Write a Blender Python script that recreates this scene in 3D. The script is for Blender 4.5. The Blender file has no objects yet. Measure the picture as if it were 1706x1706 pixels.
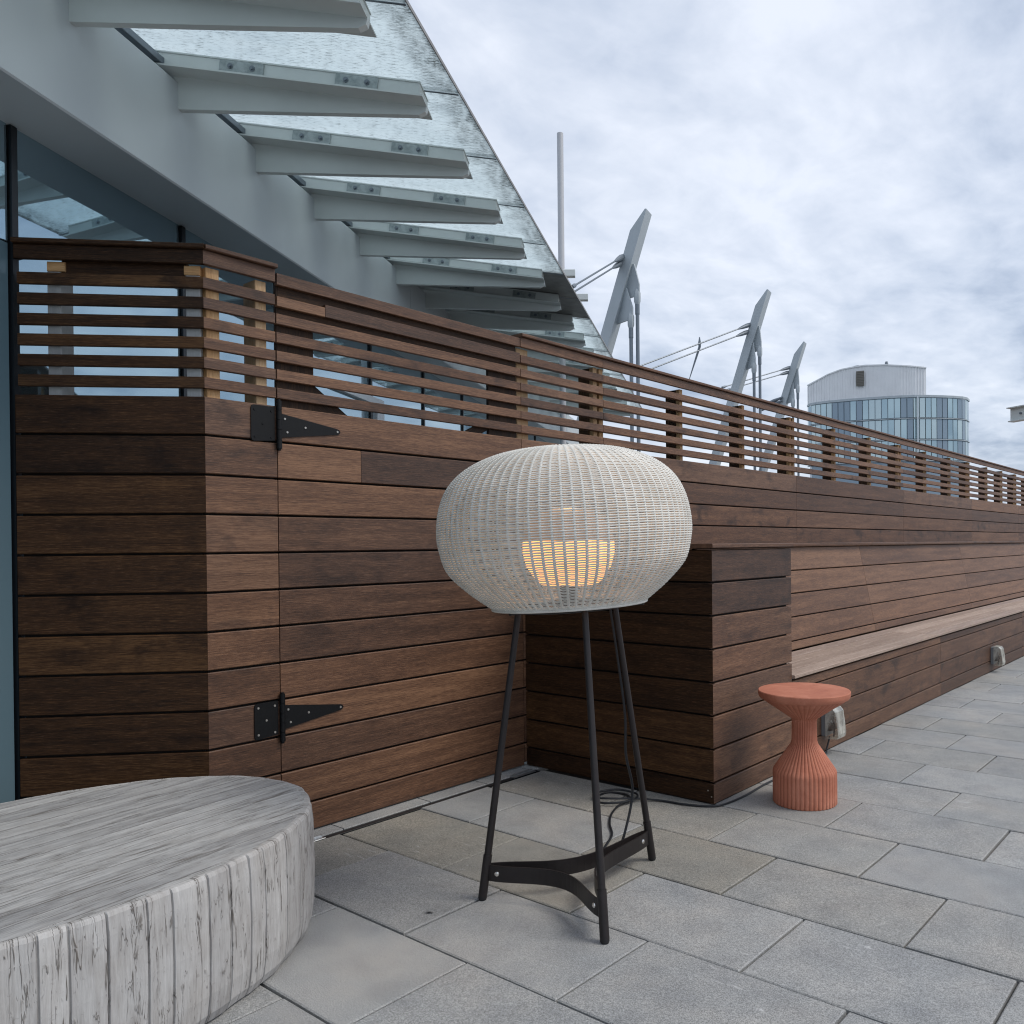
import bpy, math, random
from mathutils import Vector, Matrix
random.seed(7)
S = bpy.context.scene
C = S.collection
R_ = math.radians
H = 1.155

# ------------------------------------------------------------------ camera
cam_d = bpy.data.cameras.new("camera"); cam = bpy.data.objects.new("camera", cam_d); C.objects.link(cam)
right = Vector((0.788960, -0.614382, 0.009087))
def cam_axes():
    pitch, roll, yaw = -.0055, -.0096, -.6616
    cr, sr, cp, sp, cy, sy = math.cos(roll), math.sin(roll), math.cos(pitch), math.sin(pitch), math.cos(yaw), math.sin(yaw)
    Ry = Matrix(((cy, -sy, 0), (sy, cy, 0), (0, 0, 1)))
    Rp = Matrix(((1, 0, 0), (0, cp, sp), (0, -sp, cp)))
    Rr = Matrix(((cr, 0, sr), (0, 1, 0), (-sr, 0, cr)))
    return Rr @ Rp @ Ry
M = cam_axes()
mw = Matrix.Identity(4)
for i in range(3):
    mw[i][0] = M[0][i]; mw[i][1] = M[2][i]; mw[i][2] = -M[1][i]
mw[2][3] = H
cam.matrix_world = mw
cam_d.sensor_width = 36; cam_d.sensor_fit = 'HORIZONTAL'
cam_d.lens = 1397.3 / 1706 * 36
cam_d.shift_x = (853 - 1026.5) / 1706
cam_d.shift_y = (915.6 - 853) / 1706
cam_d.clip_start = .05; cam_d.clip_end = 5000
S.camera = cam

# ------------------------------------------------------------------ world
W = bpy.data.worlds.new("World"); S.world = W; W.use_nodes = True
nt = W.node_tree; nt.nodes.clear()
def N_(t, **kw):
    n = nt.nodes.new(t)
    for k, v in kw.items(): setattr(n, k, v)
    return n
SUN_EL, SUN_AZ = 52, 62       # azimuth clockwise from +Y
out = N_('ShaderNodeOutputWorld'); sky = N_('ShaderNodeTexSky', sky_type='NISHITA', sun_disc=False)
sky.sun_elevation = R_(SUN_EL); sky.sun_rotation = R_(SUN_AZ); sky.dust_density = 2
b1 = N_('ShaderNodeBackground'); b1.inputs[1].default_value = .10
b2 = N_('ShaderNodeBackground'); b2.inputs[1].default_value = 1.0
mx = N_('ShaderNodeMixShader'); mx.inputs[0].default_value = .86
tc = N_('ShaderNodeTexCoord'); sep = N_('ShaderNodeSeparateXYZ'); nt.links.new(tc.outputs['Generated'], sep.inputs[0])
def m_(op, a, b=None, c=None):
    n = N_('ShaderNodeMath', operation=op)
    for i, v in enumerate((a, b, c)):
        if v is None: continue
        if isinstance(v, (int, float)): n.inputs[i].default_value = v
        else: nt.links.new(v, n.inputs[i])
    return n.outputs[0]
zc = m_('ADD', m_('MAXIMUM', sep.outputs['Z'], 0.0), .16)
u_ = m_('DIVIDE', sep.outputs['X'], zc); v_ = m_('DIVIDE', sep.outputs['Y'], zc)
cmb = N_('ShaderNodeCombineXYZ'); nt.links.new(u_, cmb.inputs[0]); nt.links.new(v_, cmb.inputs[1])
def cloud(rot, sc, scale, detail, dist, rough=.55):
    mp = N_('ShaderNodeMapping'); mp.inputs['Rotation'].default_value = (0, 0, R_(rot)); mp.inputs['Scale'].default_value = sc
    nt.links.new(cmb.outputs[0], mp.inputs[0])
    n = N_('ShaderNodeTexNoise'); n.inputs['Scale'].default_value = scale; n.inputs['Detail'].default_value = detail
    n.inputs['Roughness'].default_value = rough; n.inputs['Distortion'].default_value = dist
    nt.links.new(mp.outputs[0], n.inputs['Vector']); return n.outputs['Fac']
c1 = cloud(20, (1, .6, 1), 1.25, 8, .45, .52)
c2 = cloud(-15, (1, .62, 1), 3.2, 7, .45, .55)
c3 = cloud(35, (1, 1, 1), .45, 3, .2)
c4 = cloud(10, (1, .8, 1), 8.0, 5, .3, .55)
f = m_('ADD', m_('ADD', m_('ADD', m_('MULTIPLY', c1, .42), m_('MULTIPLY', c2, .34)), m_('MULTIPLY', c3, .25)), m_('MULTIPLY', c4, .22))
rp = N_('ShaderNodeValToRGB'); nt.links.new(f, rp.inputs[0])
e = rp.color_ramp.elements
e[0].position = .50; e[0].color = (.255, .31, .41, 1)
e[1].position = .73; e[1].color = (.61, .645, .715, 1)
k = rp.color_ramp.elements.new(.60); k.color = (.43, .48, .57, 1)
nt.links.new(rp.outputs[0], b2.inputs[0])
nt.links.new(sky.outputs[0], b1.inputs[0])
nt.links.new(b1.outputs[0], mx.inputs[1]); nt.links.new(b2.outputs[0], mx.inputs[2]); nt.links.new(mx.outputs[0], out.inputs[0])

# ------------------------------------------------------------------ sun (overcast)
sl = bpy.data.lights.new("sun", 'SUN'); sl.energy = 1.3; sl.angle = R_(25); sl.color = (1, .93, .84)
so = bpy.data.objects.new("sun", sl); C.objects.link(so)
so.rotation_euler = (R_(90 - SUN_EL), 0, R_(180 - SUN_AZ))
d_ = Vector((math.sin(R_(SUN_AZ)) * math.cos(R_(SUN_EL)), math.cos(R_(SUN_AZ)) * math.cos(R_(SUN_EL)), math.sin(R_(SUN_EL))))
so.rotation_mode = 'QUATERNION'; so.rotation_quaternion = d_.to_track_quat('Z', 'Y')
S.view_settings.view_transform = 'Standard'; S.view_settings.look = 'None'
S.view_settings.exposure = .63; S.view_settings.gamma = 1
S.render.engine = 'CYCLES'
S.cycles.filter_width = 1.15; S.cycles.max_bounces = 10; S.cycles.transparent_max_bounces = 16

# ------------------------------------------------------------------ materials
def mat(name):
    m = bpy.data.materials.new(name); m.use_nodes = True
    t = m.node_tree; p = t.nodes['Principled BSDF']
    return m, t, p
def nd(t, ty, ins=None, **kw):
    n = t.nodes.new(ty)
    for k, v in kw.items(): setattr(n, k, v)
    for k, v in (ins or {}).items():
        if isinstance(v, bpy.types.NodeSocket): t.links.new(v, n.inputs[k])
        else: n.inputs[k].default_value = v
    return n
def ramp(t, fac, stops):
    r = nd(t, 'ShaderNodeValToRGB', {0: fac}); el = r.color_ramp.elements
    while len(el) < len(stops): el.new(.5)
    for e_, (p, c) in zip(el, stops): e_.position = p; e_.color = (*c, 1) if len(c) == 3 else c
    return r.outputs[0]
def mth(t, op, a, b=0.0): return nd(t, 'ShaderNodeMath', {0: a, 1: b}, operation=op).outputs[0]
def mixc(t, fac, a, b, mode='MIX'):
    n = nd(t, 'ShaderNodeMix', data_type='RGBA', blend_type=mode)
    for idx, v in ((0, fac), (6, a), (7, b)):
        if isinstance(v, bpy.types.NodeSocket): t.links.new(v, n.inputs[idx])
        else: n.inputs[idx].default_value = v if idx == 0 else ((*v, 1) if len(v) == 3 else v)
    return n.outputs[2]
def uvmap(t, sx, sy):
    u = nd(t, 'ShaderNodeUVMap')
    return nd(t, 'ShaderNodeMapping', {'Vector': u.outputs[0], 'Scale': (sx, sy, 1)}).outputs[0]
def objmap(t, s=(1, 1, 1)):
    u = nd(t, 'ShaderNodeTexCoord')
    return nd(t, 'ShaderNodeMapping', {'Vector': u.outputs['Object'], 'Scale': s}).outputs[0]
def noise(t, vec, scale, detail=4, rough=.5, dist=0):
    return nd(t, 'ShaderNodeTexNoise', {'Vector': vec, 'Scale': scale, 'Detail': detail, 'Roughness': rough, 'Distortion': dist}).outputs['Fac']
def bump(t, p, h, strength=.3, dist=.01):
    b = nd(t, 'ShaderNodeBump', {'Height': h, 'Strength': strength, 'Distance': dist}); t.links.new(b.outputs[0], p.inputs['Normal'])

def wood(name, dark, mid, light, rough=.5, grey=.0, greycol=(.2, .2, .2), spec=.5):
    m, t, p = mat(name)
    at = nd(t, 'ShaderNodeAttribute', attribute_name='tone'); sp = nd(t, 'ShaderNodeSeparateColor', {0: at.outputs['Color']})
    grain = noise(t, uvmap(t, 11, 260), 1, 6, .66)
    grain2 = noise(t, uvmap(t, 34, 640), 1, 3, .6)
    fig = noise(t, uvmap(t, 1.6, 26), 1, 5, .55, .5)
    stain = noise(t, uvmap(t, 5, 8), 1, 5, .6, .5)
    v = mth(t, 'ADD', mth(t, 'MULTIPLY', grain, .44), mth(t, 'MULTIPLY', fig, .24))
    v = mth(t, 'ADD', v, mth(t, 'MULTIPLY', grain2, .32))
    v = mth(t, 'ADD', v, mth(t, 'MULTIPLY', mth(t, 'SUBTRACT', sp.outputs[0], .5), .25))
    col = ramp(t, v, [(.37, dark), (.505, mid), (.62, light)])
    # cool, purplish grey boards
    col = mixc(t, mth(t, 'MULTIPLY', sp.outputs[1], .5), col, mixc(t, 1.0, col, (.66, .76, .98), 'MULTIPLY'))
    # darker blotches of old oil
    st = ramp(t, stain, [(.50, (1, 1, 1)), (.68, (.38, .37, .40))])
    col = mixc(t, sp.outputs[2], col, mixc(t, 1.0, col, st, 'MULTIPLY'))
    # fine pale weathered streaks
    pale = ramp(t, grain2, [(.6, (0, 0, 0)), (.78, (1, 1, 1))])
    col = mixc(t, mth(t, 'MULTIPLY', pale, .16 + grey), col, (.36, .30, .26))
    if grey: col = mixc(t, grey, col, greycol)
    t.links.new(col, p.inputs['Base Color'])
    r = mth(t, 'ADD', mth(t, 'MULTIPLY', grain, .25), rough - .12); t.links.new(r, p.inputs['Roughness'])
    p.inputs['Specular IOR Level'].default_value = spec
    bump(t, p, mth(t, 'ADD', mth(t, 'MULTIPLY', grain, .7), mth(t, 'MULTIPLY', grain2, .3)), .28, .004)
    return m
M_wood = wood('thermo_ash_siding', (.033, .0142, .0072), (.115, .0535, .0275), (.240, .125, .066), .55)
M_wood_dark = wood('shaded_dark_siding', (.013, .006, .0027), (.056, .0255, .0105), (.138, .069, .028), .55, spec=.22)  # shade of corner wall and box front put into the colour; also dark framing
M_seat = wood('toplit_seat_boards', (.17, .115, .085), (.31, .225, .175), (.46, .36, .295), .65)  # paler wood: light falling on the seat from above, put into the colour
M_pine = wood('raw_framing_lumber', (.36, .17, .07), (.60, .34, .14), (.72, .47, .24), .6)
M_palepost = wood('pale_grey_lumber', (.28, .28, .27), (.42, .43, .42), (.52, .53, .52), .6, .6, (.46, .48, .48))  # plain pale grey for the two posts behind the corner slats

def simple(name, col, rough=.5, metal=0, ns=None, namp=.1, bmp=0, spec=.5):
    m, t, p = mat(name)
    if ns:
        n = noise(t, objmap(t), ns, 5, .6)
        a = tuple(c * (1 - namp) for c in col); b = tuple(min(1, c * (1 + namp)) for c in col)
        t.links.new(ramp(t, n, [(.3, a), (.7, b)]), p.inputs['Base Color'])
        if bmp: bump(t, p, n, bmp, .005)
    else: p.inputs['Base Color'].default_value = (*col, 1)
    p.inputs['Roughness'].default_value = rough; p.inputs['Metallic'].default_value = metal
    p.inputs['Specular IOR Level'].default_value = spec
    return m
M_void = simple('dark_gap_backing', (.012, .010, .009), .9)
M_black = simple('black_powder_coat', (.003, .0035, .0045), .55, 0, 60, .2, .05, .28)
M_bolt = simple('zinc_screw', (.42, .40, .37), .4, .8)
M_leg = simple('dark_bronze_metal', (.022, .018, .018), .42, .3, 40, .15)
M_rivet = simple('polished_rivet', (.75, .73, .70), .25, 1)
M_rubber = simple('black_rubber', (.012, .012, .013), .65)
M_cable = simple('black_rubber_cable', (.012, .014, .018), .45)
M_steel = simple('pale_grey_painted_steel', (.60, .645, .635), .48, 0, 2.2, .07)
M_fascia = simple('blue_grey_painted_fascia', (.50, .545, .565), .42, 0, .9, .05)
M_mast = simple('grey_painted_mast', (.42, .47, .50), .45, 0, 1.2, .08)
M_rod = simple('dark_grey_rod', (.17, .20, .23), .4, .4)
M_mullion = simple('black_mullion', (.015, .018, .022), .35, .4)
M_frame = simple('white_window_frame', (.62, .66, .69), .4)
M_opaque = simple('brown_grey_metal_panel', (.23, .225, .215), .45, .3, 12, .25)
M_roof = simple('roof_membrane', (.20, .205, .205), .8, 0, 3, .2)
M_city = simple('distant_city_ground', (.16, .19, .20), .9, 0, .02, .35)
M_slab = simple('under_slab', (.03, .03, .03), .9)
M_stainless = simple('drain_metal', (.55, .57, .58), .35, .9, 30, .15)

def galv():
    m, t, p = mat('galvanised_steel')
    n = noise(t, objmap(t), 45, 5, .65, .4)
    c = ramp(t, n, [(.35, (.24, .285, .29)), (.65, (.40, .45, .455))])
    t.links.new(c, p.inputs['Base Color']); p.inputs['Metallic'].default_value = .25; p.inputs['Roughness'].default_value = .5
    return m
M_galv = galv()

def paver():
    m, t, p = mat('concrete_paver')
    at = nd(t, 'ShaderNodeAttribute', attribute_name='tone'); sp = nd(t, 'ShaderNodeSeparateColor', {0: at.outputs['Color']})
    o = objmap(t)
    fine = noise(t, o, 300, 2, .6); mid = noise(t, o, 95, 4, .7); big = noise(t, o, 2.3, 5, .6, .3); mott = noise(t, o, 7, 4, .6)
    base = ramp(t, big, [(.3, (.265, .280, .290)), (.5, (.305, .312, .312)), (.7, (.336, .330, .318))])
    brown = mixc(t, 1.0, base, (.88, .83, .73), 'MULTIPLY')
    base = mixc(t, sp.outputs[1], base, brown)
    base = mixc(t, 1.0, base, ramp(t, sp.outputs[0], [(0, (.86, .86, .87)), (1, (1.10, 1.10, 1.09))]), 'MULTIPLY')
    base = mixc(t, 1.0, base, ramp(t, mott, [(.32, (.87, .87, .88)), (.5, (1, 1, 1)), (.68, (1.10, 1.09, 1.08))]), 'MULTIPLY')
    sp1 = ramp(t, fine, [(.32, (.5, .5, .5)), (.5, (1, 1, 1)), (.7, (1.5, 1.5, 1.5))])
    base = mixc(t, .85, base, mixc(t, 1.0, base, sp1, 'MULTIPLY'))
    sp2 = ramp(t, mid, [(.34, (.74, .74, .74)), (.52, (1, 1, 1)), (.70, (1.2, 1.19, 1.16))])
    base = mixc(t, mth(t, 'ADD', mth(t, 'MULTIPLY', sp.outputs[2], .65), .35), base, mixc(t, 1.0, base, sp2, 'MULTIPLY'))
    # chalky scuffs
    sc = noise(t, objmap(t, (3, 16, 1)), 3, 6, .75, .6); msk = noise(t, o, 1.7, 2, .5)
    s1 = mth(t, 'MULTIPLY', ramp(t, sc, [(.60, (0, 0, 0)), (.66, (1, 1, 1))]), ramp(t, msk, [(.54, (0, 0, 0)), (.62, (1, 1, 1))]))
    base = mixc(t, mth(t, 'MULTIPLY', s1, .7), base, (.60, .61, .62))
    t.links.new(base, p.inputs['Base Color']); p.inputs['Roughness'].default_value = .78
    p.inputs['Specular IOR Level'].default_value = .35
    bump(t, p, mth(t, 'ADD', mth(t, 'MULTIPLY', fine, .5), mid), .5, .003)
    return m
M_paver = paver()

def drift(name, side):
    m, t, p = mat(name)
    if side: A = uvmap(t, 1, 1); a1 = uvmap(t, 44, 6); a2 = uvmap(t, 190, 16); a3 = uvmap(t, 95, 8)
    else: A = uvmap(t, 1, 1); a1 = uvmap(t, 3.2, 38); a2 = uvmap(t, 22, 240); a3 = uvmap(t, 5, 120)
    at = nd(t, 'ShaderNodeAttribute', attribute_name='tone'); sp = nd(t, 'ShaderNodeSeparateColor', {0: at.outputs['Color']})
    n1 = noise(t, a1, 1, 5, .6, .3); n2 = noise(t, a2, 1, 5, .62, .3); n3 = noise(t, a3, 1, 6, .72, .5 if side else .3)
    blot = noise(t, A, 11, 5, .6, .5); pit = noise(t, A, 60, 3, .6)
    c = ramp(t, mth(t, 'ADD', mth(t, 'MULTIPLY', n1, .55), mth(t, 'MULTIPLY', n2, .45)),
             [(.30, (.17, .165, .16)), (.42, (.30, .30, .30)), (.54, (.415, .415, .41)), (.70, (.56, .56, .55))] if not side else
             [(.30, (.27, .26, .245)), (.42, (.38, .37, .36)), (.56, (.455, .45, .44)), (.72, (.55, .545, .535))])
    c = mixc(t, 1.0, c, ramp(t, sp.outputs[0], [(0, (.86, .86, .87)), (1, (1.1, 1.1, 1.1))]), 'MULTIPLY')
    c = mixc(t, mth(t, 'MULTIPLY', ramp(t, blot, [(.45, (0, 0, 0)), (.7, (1, 1, 1))]), .45), c, mixc(t, 1.0, c, (.80, .77, .74), 'MULTIPLY'))
    def lines(vec, w, det=3, dist=.0):
        q = noise(t, vec, 1, det, .5, dist)
        return ramp(t, mth(t, 'ABSOLUTE', mth(t, 'SUBTRACT', q, .5)), [(w * .4, (1, 1, 1)), (w, (0, 0, 0))])
    if side:
        l1 = lines(uvmap(t, 20, 1.5), .0075, 4, .15); l2 = lines(uvmap(t, 48, 5), .012, 4, .3); k1 = noise(t, uvmap(t, 14, 5), 1, 3, .6); k2 = noise(t, uvmap(t, 22, 11), 1, 3, .6)
    else:
        l1 = lines(uvmap(t, .8, 16), .012, 3, .04); l2 = lines(uvmap(t, 3, 60), .018, 4, .1); k1 = noise(t, uvmap(t, 2.2, 9), 1, 3, .6); k2 = noise(t, uvmap(t, 6, 16), 1, 3, .6)
    l1 = mth(t, 'MULTIPLY', l1, ramp(t, k1, [(.48, (0, 0, 0)), (.54, (1, 1, 1))])); l2 = mth(t, 'MULTIPLY', l2, ramp(t, k2, [(.49, (0, 0, 0)), (.57, (1, 1, 1))]))
    deep = mth(t, 'MULTIPLY', ramp(t, n3, [(.375, (1, 1, 1)), (.395, (0, 0, 0))]), ramp(t, k2, [(.53, (0, 0, 0)), (.60, (1, 1, 1))]))
    crk = mth(t, 'MAXIMUM', mth(t, 'MAXIMUM', l1, mth(t, 'MULTIPLY', l2, .8)), deep)
    c = mixc(t, mth(t, 'MULTIPLY', crk, .85 if side else .7), c, (.10, .085, .07))
    c = mixc(t, mth(t, 'MULTIPLY', ramp(t, pit, [(.30, (1, 1, 1)), (.36, (0, 0, 0))]), .35), c, (.17, .155, .14))
    t.links.new(c, p.inputs['Base Color']); p.inputs['Roughness'].default_value = .75; p.inputs['Specular IOR Level'].default_value = .3
    h = mth(t, 'SUBTRACT', mth(t, 'ADD', mth(t, 'MULTIPLY', n2, .5), mth(t, 'MULTIPLY', n1, .5)), mth(t, 'MULTIPLY', crk, 1.2))
    bump(t, p, h, .55, .006)
    return m
M_ttop = drift('whitewashed_plank_top', False); M_tside = drift('cracked_whitewashed_side', True)

def terracotta():
    m, t, p = mat('coral_concrete'); o = objmap(t)
    n = noise(t, o, 9, 5, .6); f_ = noise(t, o, 120, 3, .6)
    c = ramp(t, n, [(.3, (.37, .120, .068)), (.5, (.44, .155, .090)), (.7, (.54, .215, .135))])
    geo = nd(t, 'ShaderNodeNewGeometry')
    t.links.new(mixc(t, mth(t, 'MULTIPLY', ramp(t, f_, [(.5, (0, 0, 0)), (.75, (1, 1, 1))]), .25), c, (.60, .27, .19)), p.inputs['Base Color'])
    p.inputs['Roughness'].default_value = .72; bump(t, p, f_, .15, .002); return m
M_coral = terracotta()

def wick():
    m, t, p = mat('resin_wicker')
    n = noise(t, objmap(t), 14, 3, .5); n2 = noise(t, objmap(t), 300, 2, .5)
    c = ramp(t, mth(t, 'ADD', mth(t, 'MULTIPLY', n, .5), mth(t, 'MULTIPLY', n2, .5)), [(.35, (.58, .565, .515)), (.65, (.77, .755, .70))])
    t.links.new(c, p.inputs['Base Color']); p.inputs['Roughness'].default_value = .55; return m
M_wick = wick()

def glow(name, col, s):
    m, t, p = mat(name); p.inputs['Base Color'].default_value = (.8, .7, .55, 1); p.inputs['Roughness'].default_value = .6
    p.inputs['Emission Color'].default_value = (*col, 1); p.inputs['Emission Strength'].default_value = s; return m
M_glow = glow('lit_diffuser', (1, .41, .09), 1.3); M_glow2 = glow('faint_lit_cap', (1, .46, .18), .13)
M_glow2.node_tree.nodes['Principled BSDF'].inputs['Base Color'].default_value = (.30, .25, .2, 1)

def facade_glass(name, tint, metal=.85, rough=.02):
    m, t, p = mat(name); p.inputs['Base Color'].default_value = (*tint, 1); p.inputs['Metallic'].default_value = metal
    p.inputs['Roughness'].default_value = rough
    n = noise(t, objmap(t), .8, 2, .5); bump(t, p, n, .03, .05)
    return m
M_fglass = facade_glass('coated_facade_glass', (.36, .49, .56))
M_lowpanel = simple('blue_lower_panel', (.115, .185, .225), .25, .1)  # flat opaque blue-grey for the area below the upper panes
M_tglass = facade_glass('tower_glass', (.36, .47, .51), .75, .05)
M_tglass2 = facade_glass('tower_grey_spandrel', (.25, .32, .38), .35, .25)
M_tglass3 = facade_glass('tower_pale_glass', (.48, .58, .60), .55, .1)

def canopy_glass():
    m, t, p = mat('dirty_canopy_glass'); o = objmap(t)
    t.nodes.remove(p)
    at = nd(t, 'ShaderNodeUVMap'); sx = nd(t, 'ShaderNodeSeparateXYZ', {0: at.outputs[0]})
    tr = nd(t, 'ShaderNodeBsdfTransparent', {0: (.80, .86, .86, 1)})
    tl = nd(t, 'ShaderNodeBsdfTranslucent', {0: (.74, .80, .82, 1)})
    df = nd(t, 'ShaderNodeBsdfDiffuse', {0: (.055, .062, .05, 1)})
    gl = nd(t, 'ShaderNodeBsdfGlossy', {0: (.9, .95, .95, 1), 'Roughness': .05})
    sl_ = noise(t, nd(t, 'ShaderNodeMapping', {'Vector': at.outputs[0], 'Scale': (30, 62, 1)}).outputs[0], 2.2, 5, .75, .5)
    sp_ = noise(t, nd(t, 'ShaderNodeMapping', {'Vector': at.outputs[0], 'Scale': (60, 90, 1)}).outputs[0], 1.6, 3, .7, .3)
    big = noise(t, at.outputs[0], 5, 3, .6)
    g1 = nd(t, 'ShaderNodeMixShader', {0: mth(t, 'ADD', mth(t, 'MULTIPLY', ramp(t, big, [(.3, (.25,) * 3), (.7, (.75,) * 3)]), .9), .05), 1: tr.outputs[0], 2: tl.outputs[0]})
    # u runs outwards (0 .. 1 at the outer edge): algae along the edge
    edge = ramp(t, mth(t, 'ADD', sx.outputs[0], mth(t, 'MULTIPLY', mth(t, 'SUBTRACT', noise(t, nd(t, 'ShaderNodeMapping', {'Vector': at.outputs[0], 'Scale': (9, 5, 1)}).outputs[0], 1.4, 5, .7), .5), .16)),
                [(.93, (0, 0, 0)), (.972, (.65,) * 3), (.988, (.2,) * 3), (1.0, (.8,) * 3)])
    dirt = mth(t, 'MULTIPLY', ramp(t, sl_, [(.50, (0, 0, 0)), (.60, (.75,) * 3)]), ramp(t, sp_, [(.46, (.0,) * 3), (.56, (1, 1, 1))]))
    edged = mth(t, 'MULTIPLY', edge, ramp(t, sp_, [(.42, (.05,) * 3), (.60, (1, 1, 1))]))
    d = mth(t, 'MAXIMUM', mth(t, 'MULTIPLY', dirt, .8), edged)
    g2 = nd(t, 'ShaderNodeMixShader', {0: d, 1: g1.outputs[0], 2: df.outputs[0]})
    g3 = nd(t, 'ShaderNodeMixShader', {0: .05, 1: g2.outputs[0], 2: gl.outputs[0]})
    t.links.new(g3.outputs[0], t.nodes['Material Output'].inputs[0])
    return m
M_cglass = canopy_glass()

def plastic_clear():
    m, t, p = mat('cloudy_clear_plastic')
    t.nodes.remove(p)
    n = noise(t, objmap(t, (1, 1, .4)), 14, 4, .6, .8)
    tr = nd(t, 'ShaderNodeBsdfTransparent', {0: (.92, .93, .90, 1)})
    df = nd(t, 'ShaderNodeBsdfDiffuse', {0: (.58, .58, .52, 1)}); gl = nd(t, 'ShaderNodeBsdfGlossy', {0: (1, 1, 1, 1), 'Roughness': .18})
    a = nd(t, 'ShaderNodeMixShader', {0: ramp(t, n, [(.38, (.12,) * 3), (.62, (.75,) * 3)]), 1: tr.outputs[0], 2: df.outputs[0]})
    b = nd(t, 'ShaderNodeMixShader', {0: .16, 1: a.outputs[0], 2: gl.outputs[0]})
    t.links.new(b.outputs[0], t.nodes['Material Output'].inputs[0]); return m
M_plastic = plastic_clear()
M_greyplastic = simple('grey_plastic', (.16, .17, .18), .5)

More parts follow.
